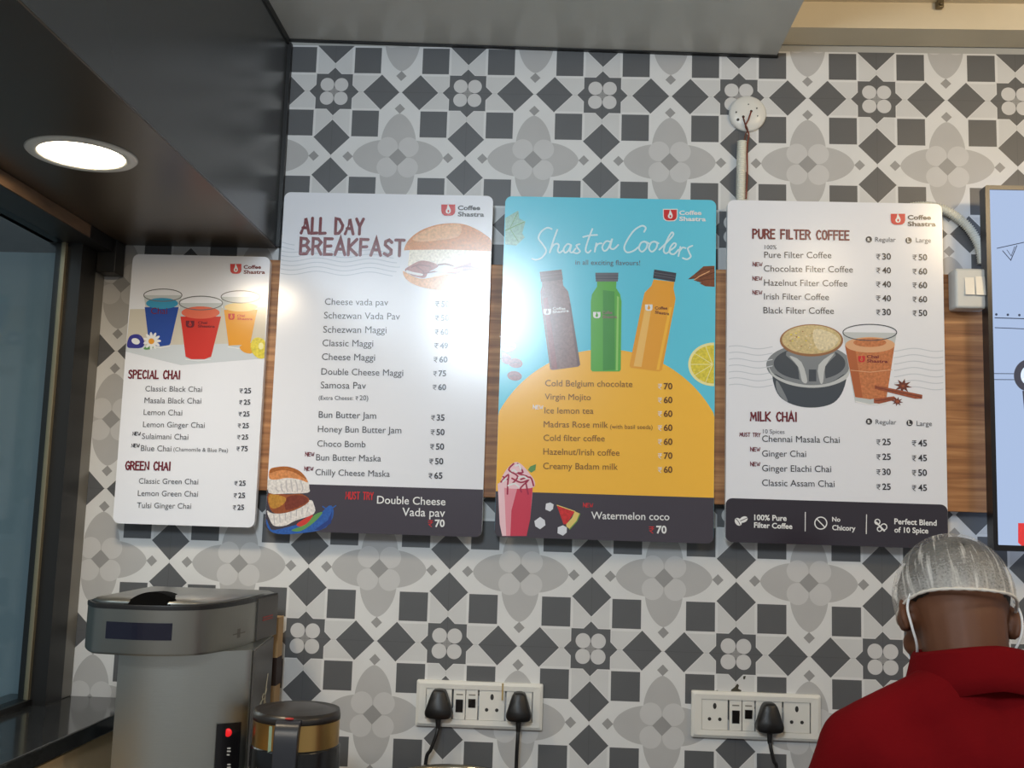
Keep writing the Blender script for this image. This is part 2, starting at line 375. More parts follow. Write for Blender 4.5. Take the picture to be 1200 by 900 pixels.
# ------------------------------------------------------------------ printed artwork tools
YF = -0.045            # front face of the boards
FOOD = ('bun', 'bunlt', 'bundk', 'ham', 'patty', 'pattyy', 'pattydk', 'bread', 'foam', 'foamlt', 'choc', 'cinn', 'brown', 'pinkbean', 'lemon', 'leafsage', 'melon', 'cream', 'chai', 'plate')
def ink(name, rgb, rough=0.20): return mat('print_' + name, rgb, rough, spec=0.8, var=(190, .22) if name in FOOD else None)
INK = {'white': (236, 236, 236), 'text': (92, 92, 96), 'dark': (58, 56, 60), 'maroon': (112, 32, 42), 'red': (205, 44, 48), 'band': (66, 60, 70), 'band2': (46, 40, 50),
       'wave': (204, 210, 219), 'blue': (40, 74, 160), 'cyan': (60, 150, 190), 'glass': (196, 202, 204), 'rim': (108, 110, 112), 'teared': (206, 52, 42), 'teared2': (226, 110, 84),
       'amber': (232, 158, 44), 'amberlt': (240, 208, 140), 'violet': (52, 48, 140), 'leaf': (96, 150, 84), 'lemon': (226, 208, 70), 'lemonlt': (246, 238, 170), 'sand': (208, 200, 184), 'shade': (206, 212, 218),
       'sky': (98, 206, 232), 'skylt': (120, 212, 232), 'yellow': (252, 192, 62), 'choc': (140, 112, 106), 'chocdk': (112, 88, 84), 'green': (92, 178, 66), 'greendk': (66, 150, 60), 'greenlt': (150, 208, 110), 'cap': (98, 100, 110),
       'orange': (238, 166, 52), 'orangelt': (246, 196, 108), 'capdk': (60, 62, 74), 'brown': (124, 70, 44), 'browndk': (92, 48, 32), 'pinkbean': (150, 96, 92), 'script': (214, 242, 250), 'txtbrown': (136, 92, 36), 'txtbrowndk': (104, 62, 26),
       'bun': (212, 140, 84), 'bunlt': (230, 176, 128), 'cream': (246, 238, 222), 'ham': (170, 112, 104), 'hamdk': (140, 86, 84), 'bundk': (168, 98, 44), 'bread': (224, 218, 214), 'breadsh': (190, 184, 186), 'patty': (150, 78, 40), 'pattydk': (120, 52, 34),
       'pattyy': (188, 134, 52), 'plate': (44, 92, 170), 'platedk': (36, 60, 130), 'tomato': (204, 58, 50), 'pink': (232, 150, 164), 'pinklt': (244, 204, 212), 'pinkdk': (206, 60, 84), 'syrup': (166, 34, 70), 'ice': (226, 228, 236), 'melon': (206, 44, 44), 'rind': (232, 206, 120),
       'rindg': (120, 160, 70), 'steel': (128, 134, 140), 'steeldk': (66, 74, 84), 'steellt': (196, 200, 202), 'foam': (206, 186, 136), 'foamlt': (222, 208, 172), 'copper': (150, 104, 68), 'chai': (196, 120, 74), 'chailt': (222, 170, 128), 'chaidk': (176, 96, 54), 'cinn': (158, 82, 52), 'cinndk': (112, 54, 40), 'leafsage': (138, 184, 170)}
class Art:
    """flat printed shapes on a plane Y = y0; input in photograph pixels mapped onto that plane"""
    CLIP = None
    def __init__(s, y0=YF): s.y0 = y0; s.v = []; s.f = []; s.m = []; s.names = []
    def mi(s, c):
        if c not in s.names: s.names.append(c)
        return s.names.index(c)
    def P(s, p): q = onY(p[0], p[1], s.y0); return (q[0], q[2])
    def raw(s, pts, c, lay):
        s.sub = (getattr(s, 'sub', 0) + 1) % 9
        o = len(s.v); y = s.y0 - 0.00012 * lay - 0.0001 - s.sub * 0.000008
        if Art.CLIP and s.y0 == YF: pts = [(min(max(p[0], Art.CLIP[0]), Art.CLIP[1]), p[1]) for p in pts]
        s.v += [(p[0], y, p[1]) for p in pts]; s.f.append(list(range(o, o + len(pts)))); s.m.append(s.mi(c))
    def poly(s, pts, c, lay=1, org=(0, 0), sc=1.0, smooth=0):
        pts = [(org[0] + p[0] / sc, org[1] + p[1] / sc) for p in pts]
        if smooth: pts = smooth_path(pts, smooth, True)
        s.raw([s.P(p) for p in pts], c, lay)
    def ellipse(s, cx, cy, rx, ry, c, lay=1, ang=0, n=36, clip=None):
        ca, sa = math.cos(math.radians(ang)), math.sin(math.radians(ang)); pts = []
        for i in range(n):
            a = 2 * PI * i / n; x = rx * math.cos(a); y = ry * math.sin(a); q = (cx + x * ca - y * sa, cy + x * sa + y * ca)
            if clip: q = (min(max(q[0], clip[0]), clip[1]), q[1])
            pts.append(q)
        s.poly(pts, c, lay)
    def stroke_raw(s, pts, wd, c, lay, n=7):
        """one ribbon per stroke with shared edge points and round ends; it rises a hair along its length so that crossings do not coincide"""
        P = []
        for p in pts:
            p = np.array(p, float)
            if not P or np.hypot(*(p - P[-1])) > 1e-6: P.append(p)
        if len(P) < 2: return
        h = wd / 2; s.sub = (getattr(s, 'sub', 0) + 1) % 9; closed = np.hypot(*(P[0] - P[-1])) < wd * .6
        yb = s.y0 - 0.00012 * lay - 0.0001 - s.sub * 0.000008; L = []; Rr = []
        for k, p in enumerate(P):
            d0 = P[k] - P[k - 1] if k else P[1] - P[0]; d1 = P[k + 1] - P[k] if k < len(P) - 1 else P[-1] - P[-2]
            d0 = d0 / np.hypot(*d0); d1 = d1 / np.hypot(*d1); n0 = np.array([-d0[1], d0[0]]); n1 = np.array([-d1[1], d1[0]]); m = n0 + n1; q = m @ m
            m = n1 if q < .3 else m * (2 / q)
            L.append(p + m * h); Rr.append(p - m * h)
        o = len(s.v); N = len(P)
        for k in range(N):
            y = yb - 0.00004 * k / N; s.v.append((L[k][0], y, L[k][1])); s.v.append((Rr[k][0], y, Rr[k][1]))
        mi = s.mi(c)
        for k in range(N - 1): s.f.append([o + 2 * k, o + 2 * k + 2, o + 2 * k + 3, o + 2 * k + 1]); s.m.append(mi)
        for k, (a, b) in ((0, (P[1], P[0])), (N - 1, (P[-2], P[-1]))):
            d = (b - a) / np.hypot(*(b - a)); nn = np.array([-d[1], d[0]]); base = len(s.v); y = yb - 0.00004 * k / N
            for q in range(1, n): t = PI * q / n; v = b + (nn * math.cos(t) + d * math.sin(t)) * h; s.v.append((v[0], y, v[1]))
            e0, e1 = (o + 2 * k, o + 2 * k + 1) if k else (o + 1, o)
            s.f.append([e0] + list(range(base, base + n - 1)) + [e1]); s.m.append(mi)
    def stroke(s, pts, wd, c, lay=2, org=(0, 0), sc=1.0, smooth=0):
        pts = [(org[0] + p[0] / sc, org[1] + p[1] / sc) for p in pts]
        if smooth: pts = smooth_path(pts, smooth)
        k = np.hypot(*(np.array(s.P(pts[0])) - np.array(s.P((pts[0][0] + 1, pts[0][1])))))
        s.stroke_raw([s.P(p) for p in pts], wd * k, c, lay)
    def frame2(s, x0, y0, x1, y1):
        a = np.array(s.P((x0, y0))); b = np.array(s.P((x1, y1))); e = b - a; L = np.hypot(*e); e = e / L
        return a, e, np.array([-e[1], e[0]]), L
    def text(s, body, x0, y0, x1, y1=None, c='text', lay=9, bold=0.0, cap=None):
        """fit body between baseline pixels (x0,y0)-(x1,y1); cap = cap height in pixels if condensed"""
        s.mark(y0); a, e, u, L = s.frame2(x0, y0, x1, y0 if y1 is None else y1)
        vs, fs = glyphs(body, bold)
        xa = min(p[0] for p in vs); xb = max(p[0] for p in vs); k = L / (xb - xa); ky = k
        if cap: ky = cap * L / math.hypot(x1 - x0, 1e-6) / 0.729
        o = len(s.v); y = s.y0 - 0.00012 * lay - 0.0001
        for p in vs:
            q = a + e * ((p[0] - xa) * k) + u * (p[1] * ky); s.v.append((q[0], y, q[1]))
        for f in fs: s.f.append([i + o for i in f]); s.m.append(s.mi(c))
    def rupee(s, x0, y0, x1, cap, c, lay=9, wd=0.11):
        s.mark(y0); a, e, u, L = s.frame2(x0, y0, x1, y0); h = cap * L / (x1 - x0)
        for st in RUPEE: s.stroke_raw([a + e * (p[0] * L) + u * (p[1] * h) for p in st], wd * h, c, lay, 5)
    def price(s, num, x0, y0, x1, c='dark', rc=None, lay=9, bold=0.02):
        wd = x1 - x0; s.rupee(x0, y0, x0 + 0.27 * wd, 0.37 * wd, rc or c, lay); s.text(num, x0 + 0.40 * wd, y0, x1, y0, c, lay, bold)
    def marker(s, body, x0, y0, x1, y1, cap, c, lay=9, wd=0.195):
        """hand-drawn marker capitals"""
        s.mark(y0, cap); a, e, u, L = s.frame2(x0, y0, x1, y1); h = cap * L / math.hypot(x1 - x0, y1 - y0)
        tot = sum(MARK[ch][0] for ch in body) + 0.22 * (len(body) - 1); k = L / tot; x = 0.0
        for ch in body:
            wd_, sts = MARK[ch]
            for st in sts: s.stroke_raw([a + e * ((x + p[0] * wd_) * k) + u * (p[1] * h) for p in st], wd * h, c, lay, 8)
            x += wd_ + 0.22
    def logo(s, mx0, my0, mx1, my1, tx0, ty0, tx1, ty1, sx1, sy1, mark='red', drop='white', txt='dark', lay=9, outline=None, words=('Coffee', 'Shastra')):
        w_ = mx1 - mx0; h_ = my1 - my0
        pts = [(0, 0), (0.36, 0), (0.44, 0.1), (0.56, 0.0), (1, 0), (1, 0.62)] + [(0.5 + 0.5 * math.cos(t), 0.62 + 0.38 * math.sin(t)) for t in np.linspace(0.2, PI - 0.2, 10)] + [(0, 0.62)]
        sk = [(0, 0), (1, 0), (1, 0.6), (0.95, 0.82), (0.8, 0.97), (0.62, 1), (0.38, 1), (0.2, 0.97), (0.05, 0.82), (0, 0.6)]
        if outline: s.poly([(mx0 + (p[0] * 1.14 - 0.07) * w_, my0 + (p[1] * 1.16 - 0.08) * h_) for p in sk], outline, lay)
        s.poly([(mx0 + p[0] * w_, my0 + p[1] * h_) for p in sk], mark, lay + 0.5)
        dp = [(0.48, 0.0), (0.58, 0.22), (0.68, 0.5), (0.64, 0.74), (0.5, 0.82), (0.36, 0.74), (0.32, 0.56), (0.4, 0.36)]
        s.poly([(mx0 + p[0] * w_, my0 + p[1] * h_) for p in dp], drop, lay + 1, smooth=3)
        s.ellipse(mx0 + 0.51 * w_, my0 + 0.6 * h_, 0.07 * w_, 0.12 * h_, mark, lay + 1.5, n=14)
        cp = (ty1 - ty0) * .74; s.text(words[0], tx0, ty0, tx1, ty0, txt, lay, 0.03, cp); s.text(words[1], tx0, ty1, sx1, sy1, txt, lay, 0.03, cp)
    def rows(s, parent, name='menu_text'):
        """each printed line becomes a part of its own"""
        cl = []
        for k, (st, y, cp) in enumerate(s.marks):
            en = s.marks[k + 1][0] if k + 1 < len(s.marks) else len(s.f)
            if en == st: continue
            xs = [s.v[i][0] for f in s.f[st:en] for i in f]; xa, xb = min(xs), max(xs)
            for c in cl:
                if abs(c[0] - y) < 5.2 and xa < c[4] + .013 and xb > c[3] - .013: c[1].append((st, en)); c[2] = max(c[2], cp); c[3] = min(c[3], xa); c[4] = max(c[4], xb); break
            else: cl.append([y, [(st, en)], cp, xa, xb])
        for y, segs, cp, _a, _b in sorted(cl, key=lambda c: c[0]):
            B = Art(s.y0)
            for st, en in segs:
                for k in range(st, en):
                    o = len(B.v); B.v += [s.v[i] for i in s.f[k]]; B.f.append(list(range(o, o + len(s.f[k])))); B.m.append(B.mi(s.names[s.m[k]]))
            B.build('heading' if cp > 7 else name, parent)
    def mark(s, y, cp=0):
        if not hasattr(s, 'marks'): s.marks = []
        s.marks.append((len(s.f), y, cp))
    def build(s, name, parent, label=None):
        mb = MB(); mb.v = s.v; mb.f = s.f; mb.mi = s.m
        me = bpy.data.meshes.new(name); off = parent_loc(parent)
        me.from_pydata([tuple(Vector(v) - off) for v in s.v], [], s.f)
        for q in s.names: me.materials.append(ink(q, INK[q]))
        me.polygons.foreach_set('material_index', s.m)
        o = bpy.data.objects.new(name, me); C.objects.link(o); o.parent = parent
        if label: o['label'] = label
        return o
GC = {}
def glyphs(body, bold):
    if (body, bold) in GC: return GC[(body, bold)]
    cu = bpy.data.curves.new('t', 'FONT'); cu.body = body; cu.size = 1.0; cu.resolution_u = 3; cu.offset = bold; cu.fill_mode = 'FRONT' if 'FRONT' in [i.identifier for i in cu.bl_rna.properties['fill_mode'].enum_items] else cu.fill_mode
    ob = bpy.data.objects.new('t', cu); C.objects.link(ob)
    dg = bpy.context.evaluated_depsgraph_get(); me = bpy.data.meshes.new_from_object(ob.evaluated_get(dg))
    vs = [(v.co.x, v.co.y) for v in me.vertices]; fs = [list(p.vertices) for p in me.polygons]
    bpy.data.objects.remove(ob); bpy.data.curves.remove(cu); bpy.data.meshes.remove(me)
    GC[(body, bold)] = (vs, fs); return vs, fs
RUPEE = [[(0, 1), (1, 1)], [(0, .7), (1, .7)], [(0, 1), (.35, 1), (.62, .92), (.72, .7), (.62, .48), (.35, .40), (.05, .40)], [(.1, .40), (.75, 0)]]
MARK = {' ': (0.35, []), 'O': (.54, [[(.5, 1), (.15, .88), (0, .5), (.15, .12), (.5, 0), (.85, .12), (1, .5), (.85, .88), (.5, 1)]]), 'A': (.62, [[(0, 0), (.5, 1), (1, 0)], [(.2, .35), (.82, .35)]]), 'B': (.56, [[(0, 0), (0, 1), (.6, .97), (.85, .8), (.6, .55), (0, .52)], [(.6, .55), (1, .3), (.7, .03), (0, 0)]]),
        'C': (.5, [[(1, .85), (.65, 1), (.25, .9), (0, .5), (.25, .08), (.65, 0), (1, .15)]]), 'D': (.56, [[(0, 0), (0, 1), (.5, .95), (1, .55), (.9, .3), (.5, .03), (0, 0)]]),
        'E': (.46, [[(1, 1), (0, 1), (0, 0), (1, 0)], [(0, .52), (.85, .54)]]), 'F': (.46, [[(1, 1), (0, 1), (0, 0)], [(0, .52), (.85, .54)]]),
        'G': (.52, [[(1, .85), (.65, 1), (.25, .9), (0, .5), (.25, .08), (.7, 0), (1, .15), (1, .48), (.6, .48)]]), 'H': (.52, [[(0, 0), (0, 1)], [(1, 0), (1, 1)], [(0, .5), (1, .5)]]),
        'I': (.1, [[(.5, 0), (.5, 1)]]), 'K': (.54, [[(0, 0), (0, 1)], [(.95, 1), (.05, .48), (1, 0)]]), 'L': (.42, [[(0, 1), (0, 0), (1, .02)]]),
        'M': (.68, [[(0, 0), (.1, 1), (.5, .3), (.9, 1), (1, 0)]]), 'N': (.54, [[(0, 0), (0, 1), (1, 0), (1, 1)]]), 'P': (.5, [[(0, 0), (0, 1), (.6, .98), (1, .76), (.65, .5), (0, .46)]]),
        'R': (.54, [[(0, 0), (0, 1), (.6, .98), (.95, .76), (.65, .52), (0, .48)], [(.5, .5), (1, 0)]]), 'S': (.48, [[(.95, .85), (.6, 1), (.15, .9), (.1, .68), (.5, .52), (.9, .36), (.9, .12), (.5, 0), (0, .12)]]),
        'T': (.54, [[(0, 1), (1, 1)], [(.5, 1), (.5, 0)]]), 'U': (.52, [[(0, 1), (0, .25), (.3, 0), (.7, 0), (1, .25), (1, 1)]]), 'W': (.72, [[(0, 1), (.25, 0), (.5, .7), (.75, 0), (1, 1)]]), 'Y': (.54, [[(0, 1), (.5, .5), (1, 1)], [(.5, .5), (.5, 0)]])}

# ------------------------------------------------------------------ wooden backing board
wx0, wx1 = onY(303, 300, -0.03)[0] - 0.05, 1.44
wz1 = onY(579, 310, -0.03)[2]; wz0 = onY(578, 583, -0.03)[2]
wb = MB().box(wx0, wx1, -0.03, -0.001, wz0, wz1).build('backing_board', M_WOOD, bevel=0.0015)
tag(wb, 'long oak-grain wooden board on the tiled wall behind the menu boards', 'board')

# ------------------------------------------------------------------ the four menu boards
def board(label, x0, x1, z0, z1, r=0.016, footer=None, panel=(234, 236, 243), pname='board_white'):
    Art.CLIP = (x0 + .0002, x1 - .0002)
    t = thing('menu_board', label, 'menu board', ((x0 + x1) / 2, YF, z0), 'menu boards on the tiled wall')
    MB().prism(rrect(x0, x1, z0, z1, r), 'y', YF + 0.0145, YF).build('panel', mat(pname, panel, 0.20, spec=0.8), t)
    if footer:
        zt = footer[0]; out = rrect(x0, x1, z0, zt, r) if footer[2] else [p for p in rrect(x0, x1, z0, z1, r) if p[1] < z0 + r + 1e-6] + [(x1, zt - 0.0), (x0, zt)]
        if not footer[2]:
            low = [p for p in rrect(x0, x1, z0, z1, r) if p[1] < (z0 + z1) / 2]
            out = [(x0, zt)] + low + [(x1, zt)]
        A = Art(); A.raw(out, footer[1], 1); A.build('footer_band', t)
    return t
def items(A, rows, c='text', bold=0.0):
    for body, x0, y0, x1, y1 in rows: A.text(body, x0, y0, x1, y1, c, 9, bold)

# --- board: special chai
bA = board('smallest white menu board at far left headed SPECIAL CHAI with three tea glasses', -0.410, -0.1085, 1.4965, 2.0758, 0.014)
A = Art(); A.logo(270, 309.4, 283, 321, 285.6, 315, 306, 320.8, 310.6, 321, txt='maroon'); A.build('brand_mark', bA, 'red cup emblem with the words Coffee Shastra')
A = Art()
A.marker('SPECIAL CHAI', 150.8, 443.2, 210.6, 444, 9.2, 'maroon'); A.marker('GREEN CHAI', 147.4, 550.2, 199.3, 551, 9.2, 'maroon')
items(A, [('Classic Black Chai', 170.4, 458.6, 236.9, 459.3), ('Masala Black Chai', 169.4, 472.3, 235.9, 473), ('Lemon Chai', 168.4, 486.2, 213.6, 487), ('Lemon Ginger Chai', 167.7, 500.4, 240, 501.4),
          ('Sulaimani Chai', 166.5, 514.3, 220.7, 515.3), ('Blue Chai', 165.2, 528.3, 200.9, 529), ('(Chamomile & Blue Pea)', 203.4, 528.7, 267.2, 529.9), ('Classic Green Chai', 162.8, 566.6, 232.4, 567.6),
          ('Lemon Green Chai', 161.6, 581, 232.2, 582), ('Tulsi Ginger Chai', 160.6, 595, 224.1, 596.2)])
A.marker('NEW', 155.7, 510.0, 164.6, 510.4, 3.8, 'dark', wd=.22); A.marker('NEW', 154.3, 523.9, 163.4, 524.3, 3.8, 'dark', wd=.22)
for nmb, x0, y, x1 in (('25', 280.8, 460.8, 294.3), ('25', 280.4, 474.2, 293.5), ('25', 279.9, 487.9, 292.6), ('25', 278.9, 501.6, 291.8), ('25', 278.2, 515, 291), ('75', 277.4, 528.7, 290.4), ('25', 275, 569, 287.9), ('25', 274, 583.4, 287.2), ('25', 273, 597.4, 286.2)):
    A.price(nmb, x0, y, x1)
A.rows(bA)
A = Art(); O = (100, 280)
A.poly([(262, 412), (1062, 400), (1050, 620), (240, 632)], 'sand', 1, O, 5)
A.poly([(240, 625), (1052, 610), (1046, 700), (560, 740), (236, 660)], 'shade', 2, O, 5, 0)
A.build('backdrop', bA)
def glass(A, O, s, top, rim, base, liquid, ltop, liq, liqlt, yb, lay=3):
    cx, cy, rx, ry = rim
    A.poly([(cx - rx, cy), (cx + rx, cy), base[1], base[0]], 'glass', lay, O, s)
    A.poly([(q[0], q[1]) for q in liquid], liq, lay + 1, O, s)
    A.ellipse(O[0] + ltop[0] / s, O[1] + ltop[1] / s, ltop[2] / s, ltop[3] / s, liqlt, lay + 2)
    pts = [(cx + rx * math.cos(t), cy + ry * math.sin(t)) for t in np.linspace(0, 2 * PI, 33)]
    A.stroke(pts, 1.0, 'rim', lay + 3, O, s)
    A.stroke([base[0], ((base[0][0] + base[1][0]) / 2, base[0][1] + 10), base[1]], 1.0, 'white', lay + 3, O, s)
A = Art(); glass(A, O, 5, None, (455, 330, 112, 36), ((385, 628), (495, 628)), [(348, 400), (548, 400), (500, 610), (492, 622), (440, 630), (380, 622), (372, 600)], (450, 378, 94, 32), 'blue', 'cyan', 630)
A.text('Chai', O[0] + 385 / 5, O[1] + 440 / 5, O[0] + 480 / 5, None, 'maroon', 8); A.build('tea_glass_picture', bA, 'glass of blue tea')
A = Art(); glass(A, O, 5, None, (910, 340, 114, 36), ((838, 632), (958, 632)), [(812, 415), (1008, 415), (965, 620), (840, 625)], (912, 400, 96, 26), 'amber', 'amberlt', 630)
A.logo(O[0] + 838 / 5, O[1] + 438 / 5, O[0] + 876 / 5, O[1] + 474 / 5, O[0] + 890 / 5, O[1] + 456 / 5, O[0] + 935 / 5, O[1] + 474 / 5, O[0] + 980 / 5, O[1] + 476 / 5, txt='red', drop='amber', lay=8, words=('Chai', 'Shastra')); A.build('tea_glass_picture', bA, 'glass of amber tea')
A = Art(); glass(A, O, 5, None, (678, 376, 127, 40), ((590, 705), (735, 705)), [(558, 455), (796, 455), (775, 540), (738, 690), (700, 705), (620, 705), (588, 690), (572, 560)], (676, 432, 112, 36), 'teared', 'teared2', 700, 5)
A.logo(O[0] + 590 / 5, O[1] + 480 / 5, O[0] + 640 / 5, O[1] + 520 / 5, O[0] + 660 / 5, O[1] + 498 / 5, O[0] + 715 / 5, O[1] + 518 / 5, O[0] + 760 / 5, O[1] + 520 / 5, mark='maroon', drop='teared', txt='maroon', lay=10, words=('Chai', 'Shastra'))
A.build('tea_glass_picture', bA, 'glass of red tea')
A = Art()
A.poly([(246, 610), (262, 570), (300, 558), (330, 570), (348, 610), (330, 638), (270, 640), (248, 634)], 'violet', 6, O, 5, 3); A.ellipse(O[0] + 296 / 5, O[1] + 600 / 5, 5, 3.5, 'white', 7, 20)
for k in range(11):
    a = 2 * PI * k / 11; A.ellipse(O[0] + (392 + 32 * math.cos(a)) / 5, O[1] + (598 + 32 * math.sin(a)) / 5, 4.2, 1.7, 'white', 7, math.degrees(a), 12)
A.ellipse(O[0] + 388 / 5, O[1] + 600 / 5, 3.4, 3.4, 'amber', 8); A.ellipse(O[0] + 372 / 5, O[1] + 638 / 5, 6, 2, 'leaf', 6.5, -10)
A.build('flower_picture', bA, 'blue pea flower and white daisy')
A = Art(); A.ellipse(O[0] + 1022 / 5, O[1] + 640 / 5, 10, 13, 'lemon', 8, -25, 30, (0, 311.0)); A.poly([(905, 630), (975, 610), (980, 668), (930, 664)], 'amber', 7.5, O, 5, 3); A.ellipse(O[0] + 1030 / 5, O[1] + 628 / 5, 3, 4, 'lemonlt', 9); A.build('lemon_picture', bA, 'cut yellow lemon')

# --- board: all day breakfast
fz = onY(361, 567.5, YF)[2]
bB = board('white menu board headed ALL DAY BREAKFAST with burger picture and glare at right', -0.0862, 0.3682, 1.492, 2.2205, 0.014, (fz, 'band', False))
A = Art(); A.logo(517.2, 239.8, 533.5, 252.9, 536.5, 246.2, 562.7, 253.5, 567.3, 254, txt='text'); A.build('brand_mark', bB, 'red cup emblem with the words Coffee Shastra')
A = Art()
for k in range(8):
    y0 = 283 + 5.2 * k + (0 if k < 3 else 0); x_end = 345 if k < 2 else 470 - abs(k - 5) * 4
    A.stroke([(331 - 0.055 * (y0 - 283) * 1 + t * (x_end - 331), y0 + 2.2 * math.sin((t * (x_end - 331)) / 62 * 2 * PI + 0.4) + 2.0 * t) for t in np.linspace(0, 1, 50)], 1.0, 'wave', 1.5)
A.build('wave_lines', bB)
A = Art()
A.marker('ALL DAY', 353, 273.2, 425.2, 274.6, 18, 'maroon'); A.marker('BREAKFAST', 352, 297.6, 473, 300, 18.6, 'maroon')
items(A, [('Cheese vada pav', 380.7, 357.2, 454.9, 358.1), ('Schezwan Vada Pav', 379.7, 373.3, 468.6, 374.7), ('Schezwan Maggi', 378.8, 389.9, 453, 390.6), ('Classic Maggi', 377.9, 405.7, 437.4, 406.4), ('Cheese Maggi', 377.2, 421.8, 439.5, 422.8),
          ('Double Cheese Maggi', 376.5, 439, 472.5, 440.7), ('Samosa Pav', 375.8, 455, 428.8, 455.8), ('Bun Butter Jam', 373.5, 489.5, 440.8, 490.8), ('Honey Bun Butter Jam', 372.5, 506.3, 470.3, 507.8),
          ('Choco Bomb', 371.8, 523.3, 428.3, 524.3), ('Bun Butter Maska', 370.5, 539.5, 446.5, 540.8), ('Chilly Cheese Maska', 369.5, 556.8, 456.8, 558.8), ('(Extra Cheese:', 373.5, 468.5, 414, 468.8), ('20)', 421.5, 469, 431.5, 469)])
A.rupee(416.8, 469, 419.6, 4.2, 'text')
A.marker('NEW', 358, 534.2, 368, 534.5, 4, 'maroon', wd=.22); A.marker('NEW', 357, 551.2, 367, 551.5, 4, 'maroon', wd=.22)
for nmb, x0, y, x1 in (('50', 510.4, 359.5, 526.7), ('50', 510.2, 375.8, 526.3), ('60', 509.9, 392.2, 525.6), ('49', 509.2, 408.3, 525.1), ('60', 508.5, 424.6, 524.4), ('75', 508, 440.8, 522.8), ('60', 507.3, 457, 522.8), ('35', 505.5, 492.8, 521), ('50', 505, 509.8, 521),
                      ('50', 504.3, 526.8, 520.5), ('50', 503.3, 544, 519.5), ('65', 502.5, 560.8, 518.5)): A.price(nmb, x0, y, x1)
A.rows(bB)
A = Art(); A.marker('MUST TRY', 405, 584.6, 437.2, 585.6, 8.2, 'red', wd=.15); A.text('Double Cheese', 441.8, 590, 522, 592.2, 'white', 9, 0.008); A.text('Vada pav', 471.3, 604.5, 521.5, 605.8, 'white', 9, 0.008)
A.price('70', 502, 617.3, 521.2, 'white', 'red', bold=.03); A.rows(bB, 'footer_text')
A = Art(); O = (460, 250)
A.poly([(125, 390), (140, 330), (190, 260), (300, 180), (450, 125), (600, 105), (750, 115), (870, 160), (970, 220), (1040, 285), (1040, 402), (600, 384), (180, 388)], 'bun', 2, O, 9, 4)
A.poly([(210, 270), (310, 195), (450, 140), (600, 118), (720, 126), (700, 240), (520, 280), (300, 300)], 'bunlt', 3, O, 9, 4)
A.poly([(180, 386), (600, 382), (1040, 400), (1035, 600), (820, 560), (560, 545), (300, 520), (160, 560)], 'cream', 2.2, O, 9)
A.poly([(130, 600), (200, 545), (300, 500), (420, 518), (480, 560), (380, 620), (340, 680), (220, 660)], 'ham', 4, O, 9, 4); A.poly([(690, 560), (820, 522), (860, 560), (1036, 600), (1034, 680), (700, 640), (560, 620)], 'ham', 4, O, 9, 4)
A.poly([(112, 610), (200, 655), (330, 690), (620, 640), (1034, 660), (1028, 745), (900, 790), (700, 815), (450, 805), (250, 760), (140, 690)], 'bunlt', 4.5, O, 9, 4)
for st in ([(200, 570), (280, 545), (400, 560)], [(480, 545), (560, 535), (640, 555)], [(700, 575), (800, 560), (1020, 610)], [(300, 640), (480, 610), (700, 600), (860, 590)], [(690, 640), (860, 640), (960, 620)], [(250, 560), (320, 610), (330, 660)]): A.stroke(st, 1.4, 'hamdk', 5, O, 9, 4)
A.poly([(150, 600), (220, 620), (320, 640), (290, 660), (160, 630)], 'white', 5.5, O, 9, 4); A.poly([(430, 600), (560, 570), (640, 590), (740, 575), (700, 610), (520, 620)], 'white', 5.5, O, 9, 4); A.poly([(680, 640), (840, 625), (900, 610), (860, 660), (720, 670)], 'white', 5.5, O, 9, 4)
A.build('burger_picture', bB, 'cream filled bun')
A = Art(); O = (300, 530); S = 8.18
A.poly([(100, 640), (130, 710), (180, 745), (400, 690), (560, 640), (700, 510), (745, 560), (720, 660), (620, 745), (330, 785), (160, 770), (104, 700)], 'plate', 2, O, S, 3)
A.poly([(560, 745), (690, 650), (730, 560), (720, 680), (620, 745)], 'platedk', 2.6, O, S); A.stroke([(640, 520), (700, 560), (765, 512)], 1.3, 'plate', 2.6, O, S)
A.poly([(390, 690), (460, 640), (545, 600), (510, 700), (420, 712)], 'tomato', 3, O, S, 3); A.poly([(340, 745), (480, 690), (560, 600), (640, 575), (560, 670), (430, 755)], 'leaf', 3.2, O, S, 3)
A.poly([(104, 560), (170, 588), (350, 560), (510, 458), (555, 500), (555, 590), (380, 655), (290, 700), (200, 710), (150, 680)], 'bread', 4, O, S, 3)
for k in range(7): A.stroke([(170 + 55 * k, 600 - 12 * k), (180 + 52 * k, 690 - 20 * k)], 1.2, 'breadsh', 4.4, O, S)
A.poly([(120, 395), (300, 405), (440, 400), (512, 470), (360, 560), (190, 588), (128, 520)], 'patty', 5, O, S, 3); A.poly([(130, 405), (250, 420), (290, 450), (260, 500), (180, 540), (130, 510)], 'pattyy', 5.4, O, S, 3); A.poly([(300, 430), (440, 415), (500, 470), (350, 545), (280, 540)], 'pattydk', 5.2, O, S, 3)
A.poly([(128, 240), (300, 220), (480, 260), (512, 345), (495, 388), (300, 396), (122, 388)], 'bread', 6, O, S, 3)
for k in range(6): A.stroke([(200 + 45 * k, 270), (190 + 52 * k, 340), (215 + 45 * k, 375)], 1.4, 'breadsh', 6.4, O, S, 3)
A.poly([(128, 250), (134, 165), (200, 142), (300, 137), (400, 168), (460, 218), (500, 290), (420, 262), (300, 245), (200, 262)], 'bun', 6.8, O, S, 3); A.poly([(136, 200), (140, 165), (200, 142), (300, 137), (400, 168), (460, 218), (480, 258), (360, 190), (240, 170)], 'bundk', 7, O, S, 3)
A.build('vada_pav_picture', bB, 'stuffed bun on a blue plate')

